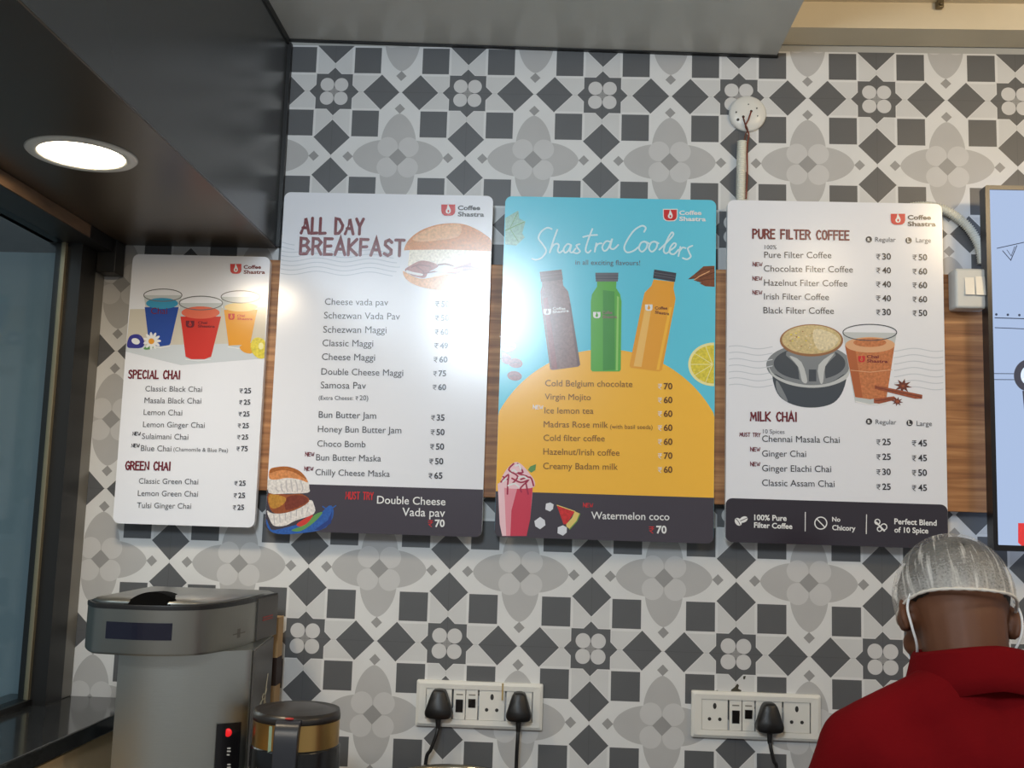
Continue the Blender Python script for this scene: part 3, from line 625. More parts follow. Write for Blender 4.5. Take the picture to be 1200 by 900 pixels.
# --- board: coolers
fz = onY(710, 579.5, YF)[2]
bC = board('blue and yellow menu board of cooler drinks with three bottles pictured', 0.3945, 0.8455, 1.494, 2.2205, 0.014, (fz, 'band', False), INK['sky'], 'board_sky_blue')
XL, XR = 0.3946, 0.8454
A = Art(); cx_, cz_ = A.P((710, 551)); Rr = 142.6 * 2.184 / F_PX
dome = [(cx_ + Rr * math.sin(t), cz_ + Rr * math.cos(t)) for t in np.linspace(-PI / 2, PI / 2, 80)]
dome = [(min(max(p[0], XL), XR), p[1]) for p in dome if p[1] > fz]
dome = [(XL, fz)] + [p for p in dome] + [(XR, fz)]
A.raw(dome, 'yellow', 0.6); A.build('yellow_dome', bC)
A = Art(); A.logo(777.8, 246, 793, 258.6, 795.9, 251.9, 822, 258.9, 827.1, 259.3, txt='white', outline='white'); A.build('brand_mark', bC, 'red cup emblem with the words Coffee Shastra')
O = (570, 220); S = 4.286; A = Art()
SCR = [[(328, 208), (305, 202), (275, 222), (262, 255), (285, 288), (300, 318), (280, 350), (252, 362), (230, 358)], [(356, 212), (338, 262), (318, 326)], [(322, 312), (338, 288), (356, 282), (364, 292), (358, 316), (368, 327), (384, 316)],
       [(424, 288), (406, 284), (388, 308), (395, 327), (412, 316), (426, 288), (420, 320), (432, 325), (448, 306)], [(468, 284), (452, 290), (460, 306), (470, 320), (456, 330), (438, 326)], [(532, 208), (512, 260), (498, 312), (510, 327), (524, 316)], [(486, 248), (520, 240), (556, 238)],
       [(552, 280), (544, 322)], [(546, 304), (560, 284), (578, 280)], [(622, 272), (600, 270), (582, 298), (592, 318), (612, 304), (632, 256), (622, 300), (640, 308), (662, 288)],
       [(792, 222), (800, 202), (780, 192), (742, 215), (708, 262), (692, 302), (706, 325), (738, 318), (764, 298)], [(800, 272), (778, 276), (766, 304), (780, 322), (800, 308), (808, 284), (798, 272), (815, 280)], [(850, 272), (828, 276), (816, 304), (830, 322), (850, 308), (858, 284), (848, 272), (864, 280)],
       [(868, 312), (905, 276), (938, 238), (930, 226), (908, 262), (890, 312), (900, 330), (918, 322)], [(918, 318), (944, 300), (952, 284), (940, 280), (922, 304), (922, 328), (942, 334), (964, 312)], [(974, 298), (964, 344)], [(968, 322), (984, 302), (1000, 304)], [(1034, 292), (1012, 304), (1018, 326), (1026, 346), (1008, 360), (986, 354)]]
for st in SCR: A.stroke(st, 2.0, 'script', 9, O, S, 5)
A.build('script_title', bC, 'pale handwritten words Shastra Coolers')
A = Art(); A.text('in all exciting flavours!', 674.3, 310.3, 750.1, 311, 'cap', 9)
rows = [('Cold Belgium chocolate', 638.9, 452.5, 741.1, 453.7, '70', 456.2), ('Virgin Mojito', 638.5, 468.2, 692.2, 469, '60', 472.3), ('Ice lemon tea', 638, 484.5, 695.4, 485, '60', 488.4), ('Madras Rose milk', 637.2, 500.7, 712.5, 501.4, '60', 504.8),
        ('Cold filter coffee', 637, 516.6, 708.6, 517.3, '60', 521.2), ('Hazelnut/Irish coffee', 636.7, 532.7, 726, 534.2, '70', 537.6), ('Creamy Badam milk', 636.5, 549.6, 724, 550.6, '60', 553.9)]
for b_, x0, y0, x1, y1, nmb, yp in rows:
    A.text(b_, x0, y0, x1, y1, 'txtbrown', 9); A.rupee(771.2, yp, 775.6, 6, 'white'); A.text(nmb, 777.8, yp, 788, None, 'txtbrowndk', 9, .02)
A.text('(with basil seeds)', 715, 502.3, 764.6, 503, 'txtbrown', 9); A.marker('NEW', 624.8, 479, 636, 479.4, 4, 'white', wd=.22); A.rows(bC)
A = Art(); A.text('Watermelon coco', 692.7, 608.1, 784.4, 609.7, 'white', 9, .008); A.price('70', 761, 624.9, 781.2, 'white', 'red', bold=.03); A.marker('NEW', 683.6, 594, 694.6, 594.4, 4.2, 'red', wd=.22); A.rows(bC, 'footer_text')
def bottle(body, cap, cols, logo_, label, hl):
    A = Art(); O = (620, 300); S = 6
    A.poly(body, cols[0], 3, O, S); A.poly(hl[0], cols[1], 4, O, S); A.poly(hl[1], cols[2], 4, O, S); A.poly(cap, cols[3], 5, O, S)
    for k in range(2):
        q = [(cap[0][0] + (cap[3][0] - cap[0][0]) * (0.35 + 0.3 * k), cap[0][1] + (cap[3][1] - cap[0][1]) * (0.35 + 0.3 * k)), (cap[1][0] + (cap[2][0] - cap[1][0]) * (0.35 + 0.3 * k), cap[1][1] + (cap[2][1] - cap[1][1]) * (0.35 + 0.3 * k))]
        A.stroke(q, 0.7, cols[4], 5.5, O, S)
    a, b, tx, col = logo_
    g = lambda p: (O[0] + p[0] / S, O[1] + p[1] / S)
    A.logo(*g(a), *g(b), g(tx[0])[0], g(tx[0])[1], g(tx[1])[0], g(tx[2])[1], g(tx[3])[0], g(tx[3])[1], mark='white', drop=cols[0], txt=col, lay=7)
    A.build('bottle_picture', bC, label)
bottle([(90, 175), (235, 163), (240, 208), (275, 250), (292, 335), (360, 765), (345, 778), (165, 802), (148, 795), (82, 320), (80, 250), (92, 210)], [(74, 112), (228, 95), (238, 166), (84, 182)], ('choc', 'chocdk', 'pinkbean', 'chocdk', 'choc'),
       ((102, 372), (155, 414), [(166, 378), (256, 370), (170, 403), (280, 393)], 'white'), 'bottle of brown chocolate drink', ([(280, 330), (292, 335), (360, 765), (340, 775)], [(100, 300), (130, 290), (200, 790), (160, 796)]))
bottle([(478, 180), (614, 180), (612, 225), (640, 270), (650, 320), (645, 800), (635, 812), (445, 812), (434, 800), (434, 320), (442, 270), (478, 215)], [(466, 118), (628, 118), (624, 180), (470, 180)], ('green', 'greendk', 'greenlt', 'cap', 'capdk'),
       ((450, 394), (502, 438), [(516, 408), (585, 408), (516, 438), (618, 438)], 'choc'), 'bottle of green drink', ([(520, 240), (600, 250), (605, 800), (520, 805)], [(618, 280), (632, 290), (624, 805), (610, 805)]))
bottle([(875, 165), (1022, 182), (1016, 230), (1030, 300), (1020, 360), (935, 800), (915, 812), (715, 785), (706, 770), (795, 330), (812, 258), (860, 210)], [(880, 95), (1035, 120), (1026, 182), (872, 156)], ('orange', 'orangelt', 'yellow', 'capdk', 'cap'),
       ((815, 342), (868, 386), [(884, 376), (972, 388), (880, 404), (984, 416)], 'brown'), 'bottle of orange drink', ([(820, 340), (865, 340), (790, 780), (735, 775)], [(985, 360), (1005, 360), (915, 800), (895, 800)]))
A = Art(); A.poly([(95, 152), (160, 115), (166, 156), (196, 170), (180, 228), (192, 250), (150, 290), (95, 285)], 'leafsage', 2, (570, 220), 4.286); A.stroke([(96, 215), (150, 190), (190, 172)], .9, 'leaf', 3, (570, 220), 4.286); A.stroke([(120, 200), (155, 130)], .7, 'leaf', 3, (570, 220), 4.286); A.stroke([(120, 208), (160, 270)], .7, 'leaf', 3, (570, 220), 4.286)
A.build('leaf_picture', bC, 'grey green mint leaf')
A = Art()
for bx, by, an in ((592, 394, 70), (597, 407, -20), (592.5, 420, 40), (604, 425.5, 8), (603, 440.5, 8)): A.ellipse(bx, by, 8.6, 5.6, 'pinkbean', 2, an, 24, (588.2, 900)); A.stroke([(bx - 6, by + .5), (bx, by - 1), (bx + 6, by + .5)], .9, 'chocdk', 3)
A.build('coffee_bean_picture', bC)
A = Art(); O = (570, 220); S = 4.286
for pts in ([(1012, 460), (1050, 430), (1090, 395), (1146, 392), (1146, 430), (1080, 455)], [(1040, 465), (1090, 440), (1146, 425), (1146, 470), (1090, 480)], [(1070, 480), (1146, 460), (1146, 498), (1100, 495)]): A.poly(pts, 'brown', 2, O, S)
for pts in ([(1020, 458), (1080, 450), (1145, 425)], [(1060, 470), (1100, 462), (1145, 458)], [(1050, 432), (1090, 412), (1140, 405)]): A.stroke(pts, 1, 'browndk', 3, O, S)
A.stroke([(1045, 462), (1075, 442), (1120, 420)], 1, 'bunlt', 3.4, O, S); A.build('pecan_picture', bC, 'brown nuts')
A = Art(); A.ellipse(836, 427, 29.5, 25.5, 'lemonlt', 2, 0, 48, (0, 836.8)); A.ellipse(836, 427, 26.5, 22.5, 'lemon', 3, 0, 48, (0, 836.8))
for k in range(5):
    a = PI / 2 + PI * (k + .5) / 5; A.stroke([(835, 427), (835 + 26 * math.cos(a), 427 + 22 * math.sin(a))], .8, 'lemonlt', 4)
A.build('lemon_picture', bC, 'lemon slice cut by board edge')
A = Art(); O = (570, 530); S = 8.185
A.poly([(108, 300), (445, 320), (440, 420), (420, 640), (385, 803), (152, 803), (128, 690)], 'pink', 4, O, S); A.poly([(300, 330), (445, 325), (420, 640), (385, 803), (230, 803), (240, 560)], 'pinkdk', 4.3, O, S); A.poly([(108, 300), (170, 310), (190, 800), (152, 803), (128, 690)], 'pinklt', 4.3, O, S)
A.poly([(110, 320), (135, 280), (160, 218), (205, 150), (262, 100), (312, 100), (370, 150), (420, 212), (460, 272), (455, 335), (330, 350), (200, 345)], 'pinklt', 5, O, S, 3)
for st in ([(140, 285), (210, 215), (205, 300), (202, 400)], [(262, 110), (215, 170), (300, 230), (250, 300)], [(300, 110), (350, 190), (300, 200), (390, 230)], [(330, 260), (420, 240), (452, 320)], [(245, 250), (330, 290), (400, 270), (330, 340), (335, 380)], [(160, 235), (200, 260)], [(380, 300), (400, 400)]): A.stroke(st, 1.9, 'syrup', 5.6, O, S, 4)
for st in ([(280, 130), (310, 120), (330, 160)], [(230, 200), (260, 170), (290, 190)], [(160, 280), (190, 250)], [(300, 250), (350, 230), (390, 250)], [(210, 320), (270, 300), (310, 330)]): A.stroke(st, 2.0, 'white', 5.8, O, S, 3)
A.poly([(398, 170), (422, 135), (476, 114), (470, 170), (430, 196)], 'leaf', 6, O, S); A.build('milkshake_picture', bC, 'pink whipped shake')
A = Art()
for pts in ([(572, 492), (612, 482), (645, 500), (638, 545), (610, 568), (565, 548)], [(460, 660), (515, 620), (560, 652), (566, 700), (515, 738), (470, 710)], [(685, 720), (735, 700), (772, 722), (770, 770), (735, 800), (682, 776)]): A.poly(pts, 'ice', 5, O, S)
A.poly([(676, 510), (848, 568), (768, 690), (740, 690)], 'melon', 3, O, S); A.poly([(848, 566), (896, 588), (870, 660), (800, 738), (768, 712), (766, 690), (820, 630)], 'rind', 3.4, O, S); A.stroke([(896, 590), (868, 660), (798, 738)], 1.2, 'rindg', 3.8, O, S); A.stroke([(678, 508), (848, 566)], 1, 'rind', 3.8, O, S)
A.build('melon_and_ice_picture', bC, 'melon wedge and ice cubes')

# --- board: filter coffee
fz = onY(980, 587.5, YF)[2]
bD = board('white menu board headed PURE FILTER COFFEE with steel tumbler picture, left of the screen', 0.8695, 1.3200, 1.4985, 2.2215, 0.014, (fz, 'band2', True))
A = Art(); A.logo(1043.7, 250.7, 1060.5, 263.5, 1063.5, 257.4, 1090.8, 264.9, 1096.6, 265.3); A.build('brand_mark', bD, 'red cup emblem with the words Coffee Shastra')
A = Art()
for k in range(7):
    y0 = 407 + 7.5 * k
    for xa, xb in ((854.5, 905), (1048, 1105)):
        A.stroke([(xa + t * (xb - xa), y0 + 1.8 * math.sin((xa + t * (xb - xa)) / 52 * 2 * PI + 1) + (3 if xa > 1000 else 0) - 0.02 * 0) for t in np.linspace(0, 1, 24)], 1.0, 'wave', 1.5)
A.build('wave_lines', bD)
A = Art()
A.marker('PURE FILTER COFFEE', 882.3, 279.2, 994.6, 281.2, 10.6, 'maroon'); A.marker('MILK CHAI', 879.4, 492.8, 933.2, 493.8, 10.2, 'maroon')
items(A, [('Pure Filter Coffee', 895.5, 302.3, 974.2, 302.7), ('Chocolate Filter Coffee', 895, 318.3, 999.4, 319.5), ('Hazelnut Filter Coffee', 895.3, 334.8, 992.8, 335.8), ('Irish Filter Coffee', 895.3, 351, 971.4, 351.7), ('Black Filter Coffee', 894.6, 367.3, 977.2, 368),
          ('Chennai Masala Chai', 893, 517.7, 984, 519.1), ('Ginger Chai', 893, 535, 944.6, 535.5), ('Ginger Elachi Chai', 893, 552.3, 974, 553.3), ('Classic Assam Chai', 893, 569.3, 978, 570.7)], 'dark')
items(A, [('100%', 896, 291.9, 910, 292.2), ('10 Spices', 894, 507.9, 919.3, 508.4), ('Regular', 1025.5, 283.3, 1049.5, 283.6), ('Large', 1073.3, 284.2, 1090.8, 284.4), ('Regular', 1025.9, 497.1, 1050.2, 497.5), ('Large', 1074.1, 499, 1092, 499.3)])
for cx, cy, ch in ((1018, 280.7, 'R'), (1064.6, 281.9, 'L'), (1018.2, 494, 'R'), (1065.8, 495.6, 'L')):
    A.mark(cy + 2); A.ellipse(cx, cy, 3.7, 3.7, 'dark', 8, n=20); A.text(ch, cx - 1.5, cy + 2, cx + 1.7, None, 'white', 9.5, .03)
for x0, y, x1 in ((882.3, 311.7, 893), (882, 328.4, 892.8), (882, 344.8, 892.8), (879.4, 528.5, 890.4), (879.4, 545.8, 890.4)): A.marker('NEW', x0, y, x1, y + .3, 4.2, 'maroon', wd=.22)
A.marker('MUST TRY', 866.6, 511.2, 890.8, 512, 4.4, 'maroon', wd=.2)
for p1, p2, y1, y2 in (('30', '50', 304.2, 305), ('40', '60', 320.3, 321.5), ('40', '60', 336.6, 337.6), ('40', '60', 353, 354.2), ('30', '50', 369.3, 370.3)): A.price(p1, 1027, y1, 1044); A.price(p2, 1069.7, y2, 1086.5)
for p1, p2, y1, y2 in (('25', '45', 521.4, 522.9), ('25', '45', 538.8, 540.3), ('30', '50', 556.5, 557.5), ('25', '45', 573.9, 575.2)): A.price(p1, 1027.3, y1, 1043.8); A.price(p2, 1069, y2, 1086.2)
A.rows(bD)
A = Art()
for b_, x0, y0, x1, y1 in (('100% Pure', 883.7, 609.4, 921.7, 610.4), ('Filter Coffee', 883.5, 618.2, 928.4, 619.8), ('No', 975, 611, 984.6, 611.3), ('Chicory', 975, 621, 1002.4, 622), ('Perfect Blend', 1047.8, 614, 1097.5, 616), ('of 10 Spice', 1047.8, 623.8, 1087.7, 625)): A.text(b_, x0, y0, x1, y1, 'white', 9, .025)
A.mark(613); A.stroke([(943.6, 600.3), (943.4, 622.3)], 1, 'white', 8); A.stroke([(1015.3, 603.2), (1015, 625.4)], 1, 'white', 8); A.rows(bD, 'footer_text')
A = Art(); A.ellipse(865, 611.5, 5, 3.6, 'white', 8, 55); A.ellipse(871.3, 608.8, 5, 3.4, 'white', 8.3, -25); A.stroke([(862.4, 608), (865.5, 611.5), (867, 615)], .8, 'band2', 9, smooth=3); A.stroke([(867.5, 610.5), (871, 609), (875.5, 607)], .8, 'band2', 9, smooth=3)
A.stroke([(961.7 + 7 * math.cos(t), 613 + 7 * math.sin(t)) for t in np.linspace(0, 2 * PI, 30)], 1.3, 'white', 8); A.stroke([(956.8, 608), (966.6, 618)], 1.3, 'white', 8)
A.stroke([(1026.5, 612), (1036, 622)], 2, 'white', 8)
for cx, cy, r in ((1028, 611.5, 3), (1035.5, 617.5, 3.6), (1030.5, 620, 2.6)): A.stroke([(cx + r * math.cos(t), cy + r * math.sin(t)) for t in np.linspace(0, 2 * PI, 16)], 1.2, 'white', 8)
A.build('footer_icon', bD, 'white bean, prohibition and spice symbols')
A = Art(); O = (890, 370); S = 5.714
el = lambda cx, cy, rx, ry, t0, t1, n=24: [(cx + rx * math.cos(t), cy + ry * math.sin(t)) for t in np.linspace(t0, t1, n)]
A.poly(el(330, 330, 285, 140, 0, 2 * PI, 48), 'steel', 2, O, S); A.poly(el(335, 320, 240, 112, 0, 2 * PI, 48), 'steeldk', 2.4, O, S)
A.poly([(92, 390)] + [(200, 440), (330, 465), (470, 450), (578, 390)] + [(560, 500), (500, 580)] + [(400, 612), (280, 610), (170, 570), (110, 500)], 'steeldk', 2.8, O, S, 4); A.poly([(110, 440), (130, 450), (190, 570), (160, 560), (118, 505)], 'steel', 2.9, O, S, 3)
A.poly([(60, 340), (100, 395), (200, 440), (330, 465), (470, 450), (578, 390), (600, 350), (585, 420), (470, 470), (330, 482), (190, 458), (90, 405)], 'steellt', 3, O, S, 4)
A.poly([(180, 240), (505, 240), (440, 340), (430, 445), (280, 445), (255, 340)], 'steel', 4, O, S, 3); A.poly([(200, 270), (280, 310), (320, 440), (285, 440), (260, 345)], 'steellt', 4.4, O, S, 3); A.poly([(395, 330), (500, 250), (440, 340), (425, 445), (405, 445)], 'steellt', 4.4, O, S, 3); A.poly([(330, 360), (380, 360), (380, 440), (330, 440)], 'steeldk', 4.5, O, S)
A.poly(el(348, 165, 212, 108, 0, 2 * PI, 48), 'copper', 5, O, S); A.poly(el(348, 160, 198, 96, 0, 2 * PI, 48), 'foam', 5.4, O, S); A.poly([(370, 90), (470, 110), (530, 160), (480, 220), (400, 230), (360, 160)], 'foamlt', 5.7, O, S, 4)
for k in range(26): A.ellipse(O[0] + random.uniform(190, 360) / S, O[1] + random.uniform(100, 220) / S, random.uniform(.5, 1.6), random.uniform(.4, 1.0), random.choice(['copper', 'foamlt', 'lemon']), 6, n=8)
A.build('filter_coffee_picture', bD, 'steel tumbler of frothy coffee in a steel bowl')
A = Art()
A.poly([(556, 110), (918, 115), (860, 470), (850, 590), (760, 600), (640, 580), (600, 360)], 'glass', 3, O, S); A.poly([(572, 200), (740, 230), (905, 195), (862, 480), (850, 545), (740, 560), (640, 545), (604, 360)], 'chai', 4, O, S); A.poly([(572, 200), (640, 215), (690, 550), (640, 545), (604, 360)], 'chaidk', 4.3, O, S)
A.poly(el(740, 195, 166, 52, 0, 2 * PI, 40), 'chailt', 4.6, O, S); A.poly(el(738, 180, 110, 30, 0, 2 * PI, 40), 'chai', 4.9, O, S)
A.stroke(el(738, 112, 180, 54, 0, 2 * PI, 40), 1.1, 'steeldk', 6, O, S); A.stroke([(610, 365), (740, 378), (885, 362)], .8, 'chailt', 6, O, S); A.stroke([(645, 575), (740, 597), (850, 585)], 1.4, 'white', 6, O, S)
A.logo(O[0] + 660 / S, O[1] + 270 / S, O[0] + 706 / S, O[1] + 312 / S, O[0] + 718 / S, O[1] + 284 / S, O[0] + 798 / S, O[1] + 312 / S, O[0] + 858 / S, O[1] + 316 / S, txt='maroon', drop='chai', lay=7, words=('Chai', 'Shastra')); A.build('tea_glass_picture', bD, 'glass of milky tea')
A = Art()
A.poly([(770, 465), (800, 470), (1090, 530), (1088, 556), (1040, 556), (770, 490)], 'cinn', 7, O, S); A.poly([(765, 555), (900, 540), (920, 560), (800, 590), (765, 585)], 'cinn', 7.3, O, S); A.stroke([(780, 480), (1085, 545)], 1, 'cinndk', 8, O, S); A.stroke([(775, 570), (910, 552)], 1, 'cinndk', 8, O, S)
for cx, cy, r in ((960, 470, 62), (922, 575, 40)):
    pts = []
    for k in range(16):
        a = 2 * PI * k / 16 + .2; rr = r if k % 2 == 0 else r * .45; pts.append((cx + rr * math.cos(a), cy + rr * .8 * math.sin(a)))
    A.poly(pts, 'cinndk', 6.6 if r > 50 else 8.4, O, S); A.ellipse(O[0] + cx / S, O[1] + cy / S, 2, 1.6, 'cinn', 8.8)
A.build('spice_picture', bD, 'cinnamon sticks and star anise')

# ------------------------------------------------------------------ wall-mounted screen at right
TY = -0.088
q0 = onY(1164.2, 217, TY); q1 = onY(1154.5, 645, TY)
tx0 = (q0[0] + q1[0]) / 2; tz1, tz0 = q0[2], q1[2]; tx1 = tx0 + 0.50
tv = thing('television', 'slim black framed lit screen showing a line drawing at the right edge', 'screen', ((tx0 + tx1) / 2, TY, tz0))
bz = 0.009
fr = MB(); o_ = rrect(tx0, tx1, tz0, tz1, 0.004, 3); i_ = rrect(tx0 + bz, tx1 - bz, tz0 + bz * 1.3, tz1 - bz, 0.001, 3)
fr.loft([[(p[0], TY + 0.03, p[1]) for p in o_], [(p[0], TY, p[1]) for p in o_], [(p[0], TY, p[1]) for p in i_], [(p[0], TY + 0.03, p[1]) for p in i_]], cap=False)
fr.build('bezel', mat('tv_bezel', (20, 19, 24), 0.3), tv)
MB().box(tx0 + bz * .5, tx1 - bz * .5, TY + 0.004, TY + 0.03, tz0 + bz * .6, tz1 - bz * .5).build('display', mat('tv_display', (10, 10, 12), 0.5, spec=0.1, emit=((172, 192, 226), 1.0)), tv)
MB().box(tx0 + 0.06, tx1 - 0.06, TY + 0.0301, -0.0305, tz0 + 0.1, tz1 - 0.1).build('back_case', M_BLACKPL, tv)
INK['tvline'] = (58, 66, 86); INK['tvred'] = (206, 60, 62); INK['tvring'] = (72, 74, 88); INK['tvlt'] = (190, 204, 226)
for k, v in (('tvline', .5), ('tvred', .55), ('tvring', .35), ('tvlt', .8)):
    m_ = ink(k, INK[k]); bb = m_.node_tree.nodes['Principled BSDF']; bb.inputs['Emission Color'].default_value = lin(INK[k]); bb.inputs['Emission Strength'].default_value = v; bb.inputs['Roughness'].default_value = .6; bb.inputs['Specular IOR Level'].default_value = .05
A = Art(TY + 0.004); O = (1100, 270); S = 6.0
rx = 1330
A.stroke([(1168.5, 291), (1200, 284), (1250, 276), (1300, 270)], 1, 'tvline', 1)
for k in range(4): A.stroke([(1175 + 34 * k, 294 - 7 * k), (1184.5 + 34 * k, 305 - 6 * k), (1191.5 + 34 * k, 288 - 7 * k)], 1, 'tvline', 1); A.stroke([(1180 + 34 * k, 293 - 6 * k), (1185 + 34 * k, 300 - 6 * k), (1189 + 34 * k, 289 - 6 * k)], .7, 'tvline', 1)
for k in range(10): A.ellipse(1167.5 + 13.5 * k, 368.5 + .4 * k, 1.5, 1.5, 'tvline', 1, n=12)
A.stroke([(1166, 372.5), (1200, 373.5), (1330, 378)], 1.2, 'tvline', 1); A.stroke([(1166, 384), (1200, 385.4), (1330, 390)], 1, 'tvline', 1)
A.stroke([(1163.5, 437.8), (1192, 438)], .9, 'tvline', 1); A.stroke([(1163.5, 444.8), (1192, 445)], .9, 'tvline', 1)
A.ellipse(1206, 440, 18, 19, 'tvring', 1.5); A.ellipse(1207, 440, 11, 12, 'tvlt', 2)
A.poly([(1198, 458), (1214, 458), (1210, 480), (1200, 480)], 'tvring', 1.4)
A.poly([(1193, 613), (1232, 613), (1232, 634), (1226, 642), (1200, 642), (1193, 636)], 'tvred', 1.5); A.ellipse(1212, 629, 5, 8, 'tvlt', 2)
A.build('line_drawing', tv, 'dark line drawing with red emblem on the lit display')

# ------------------------------------------------------------------ switch box, conduits, ceiling-rose cover
SY = -0.074
p = onY(1119.5, 314, SY); p2 = onY(1159.0, 361.5, SY)
sb = thing('switch_box', 'white surface-mounted box with two rocker switches beside the screen', 'switch', ((p[0] + p2[0]) / 2, -0.03, p2[2]))
MB().box(p[0], p2[0], SY, -0.0305, p2[2], p[2]).build('housing', mat('switch_white', (206, 208, 206), 0.4), sb, bevel=0.005)
MB().box(p[0] + .004, p2[0] - .004, SY + 0.01, -0.001, wz1 + 0.001, p[2] - 0.002).build('back_box', M_WHITEPL, sb) if p[2] - 0.002 > wz1 + 0.002 else None
for xa, ya, xb, yb in ((1130, 325, 1141.6, 346), (1142.6, 324, 1155.5, 346.4)):
    a = onY(xa, ya, SY); b = onY(xb, yb, SY)
    rk = MB(); rk.prism([(SY + 0.001, a[2]), (SY - 0.001, a[2]), (SY - 0.0055, b[2]), (SY + 0.001, b[2])], 'x', a[0], b[0]); rk.build('rocker_switch', M_WHITEPL, sb, bevel=0.0006)
def ribbed(name, pts, r, label, group=None):
    P_ = smooth_path(pts, 40); L = [0.0]
    for a, b in zip(P_[:-1], P_[1:]): L.append(L[-1] + float(np.linalg.norm(np.array(b) - np.array(a))))
    n = int(L[-1] / 0.0012); tt = np.linspace(0, L[-1], n); Q = np.array(P_); arr = np.stack([np.interp(tt, L, Q[:, i]) for i in range(3)], 1)
    o = MB().tube([tuple(q) for q in arr], lambda k: r * (1.0 if (k % 4) in (0, 1) else 0.77), 14).build(name, mat('conduit_cream', (222, 220, 206), 0.45), smooth=True)
    return tag(o, label, 'conduit', group)
yc = -0.0125
ribbed('flexible_conduit', [tuple(onY(*q, yc)) for q in ((869.5, 166), (868.8, 185), (868.2, 210), (868, 236), (867.5, 255))], 0.0106, 'straight cream ribbed conduit hanging under the round white cover plate')
ribbed('flexible_conduit', [tuple(onY(*q, yc)) for q in ((1058, 246), (1075, 242), (1096, 243), (1116, 251), (1134, 266), (1146, 285), (1150.5, 302))] + [tuple(onY(1151, 309, yc))], 0.0106, 'curved cream ribbed conduit arching from menu board to switch box')
rc = onY(875.5, 134.5, 0)
cr = thing('cover_plate', 'round white junction cover plate with wires on the upper tiles', 'cover plate', (rc[0], 0, rc[2]))
MB().lathe_y([(0.0405, -0.0005), (0.0405, -0.006), (0.037, -0.010), (0.018, -0.0125), (0.001, -0.013)], rc[0], rc[2]).build('plate', M_WHITEPL, cr, smooth=True)
for hx, hy, r in ((862.8, 131.5, .9), (877, 122.5, .8), (886.8, 127, .9), (887.8, 136, .7), (864.8, 140.3, 1.6), (871, 137, 1.7), (880.3, 130.5, 1.6)):
    q = onY(hx, hy, -0.0118); MB().lathe_y([(r * .0018, -0.0085), (r * .0018, -0.0132)], q[0], q[2], 12).build('screw_hole', mat('hole_dark', (60, 58, 54), .6), cr)
wr = thing('wire_pair', 'twisted brown and red wires running from the round cover plate into conduit', 'wire', onY(875, 165, -0.012))
for st, c_ in (([(871, 137), (873, 145), (876, 152), (873, 160), (872, 175)], (96, 50, 34)), ([(880.3, 130.5), (877, 140), (873.5, 148), (877.5, 157), (875.5, 172), (875.6, 205), (874.2, 233)], (124, 54, 36))):
    pts = [onY(a, b, -0.0135 - 0.004 * math.sin(i * 1.4)) for i, (a, b) in enumerate(st)]
    MB().tube(smooth_path([tuple(q) for q in pts], 8), 0.0016, 8).build('wire', mat('wire_%d' % c_[0], c_, .4), wr, smooth=True)
# small metal clip on the beige cornice
hk = onY(1100, 5, -0.086)
tag(MB().box(hk[0] - .007, hk[0] + .007, -0.098, -0.0845, hk[2] - .012, hk[2] + .014).box(hk[0] - .003, hk[0] + .003, -0.103, -0.097, hk[2] - .008, hk[2] - .002).build('metal_clip', mat('clip_metal', (120, 108, 84), .35, .7), bevel=0.0015), 'small metal clip on the beige cornice above the tiles', 'clip')

# ------------------------------------------------------------------ sockets
PW, PH = 0.262, 0.0925
def make_plate(cx, cz, label):
    t = thing('socket_plate', label, 'socket', (cx, 0, cz))
    x = lambda f: cx - PW / 2 + f * PW
    o_ = rrect(cx - PW / 2, cx + PW / 2, cz - PH / 2, cz + PH / 2, 0.003, 3); m_ = rrect(cx - PW / 2 + .006, cx + PW / 2 - .006, cz - PH / 2 + .006, cz + PH / 2 - .006, 0.003, 3)
    i_ = rrect(x(.077), x(.923), cz - PH * .33, cz + PH * .33, 0.001, 3)
    MB().loft([[(p[0], 0, p[1]) for p in o_], [(p[0], -0.009, p[1]) for p in o_], [(p[0], -0.0125, p[1]) for p in m_], [(p[0], -0.0115, p[1]) for p in i_], [(p[0], -0.006, p[1]) for p in i_]], cap=False).build('frame', M_WHITEPL, t)
    def module(x0, x1): return MB().box(x(x0) + .0004, x(x1) - .0004, -0.0095, -0.001, cz - PH * .326, cz + PH * .326)
    for c in (.18, .60, .815):
        so = module(c - .102, c + .102).build('socket', M_WHITEPL, t, bevel=0.0005)
        for dx_, dz_, r, sz in ((0, .017, .0036, 1.7), (-.0105, -.009, .0036, 1.0), (.0105, -.009, .0036, 1.0)):
            MB().lathe_y([(r, -0.0094), (r, -0.0099)], x(c) + dx_, cz + dz_, 16, sz=sz).build('pin_hole', mat('pin_hole_dark', (48, 46, 44), .5), so)
    for c, up in ((.343, 1), (.442, 0)):
        sw = module(c - .049, c + .047).build('switch_module', M_WHITEPL, t, bevel=0.0005)
        z0, z1 = cz - .016, cz + .012
        MB().prism([(-0.0094, z1 - .002), (-0.0105 - (.0025 if up else 0), z1 - .002), (-0.0105 - (0 if up else .003), z0), (-0.0094, z0)] if up else [(-0.0094, z1), (-0.0135, z1), (-0.0105, z0 + .010), (-0.0094, z0 + .010)], 'x', x(c) - .0075, x(c) + .0075).build('rocker', mat('black_rocker', (26, 25, 25), .25), sw, bevel=0.0005)
        MB().box(x(c) - .007, x(c) + .007, -0.0099, -0.0094, cz + .0185, cz + .021).build('marking', mat('grey_marking', (130, 126, 118), .5), sw)
    return t
a = onY(561.5, 826.3, -.01); b = onY(886, 839.3, -.01)
pl1 = make_plate(a[0], a[2], 'white socket plate at centre of wall with two black plugs in it')
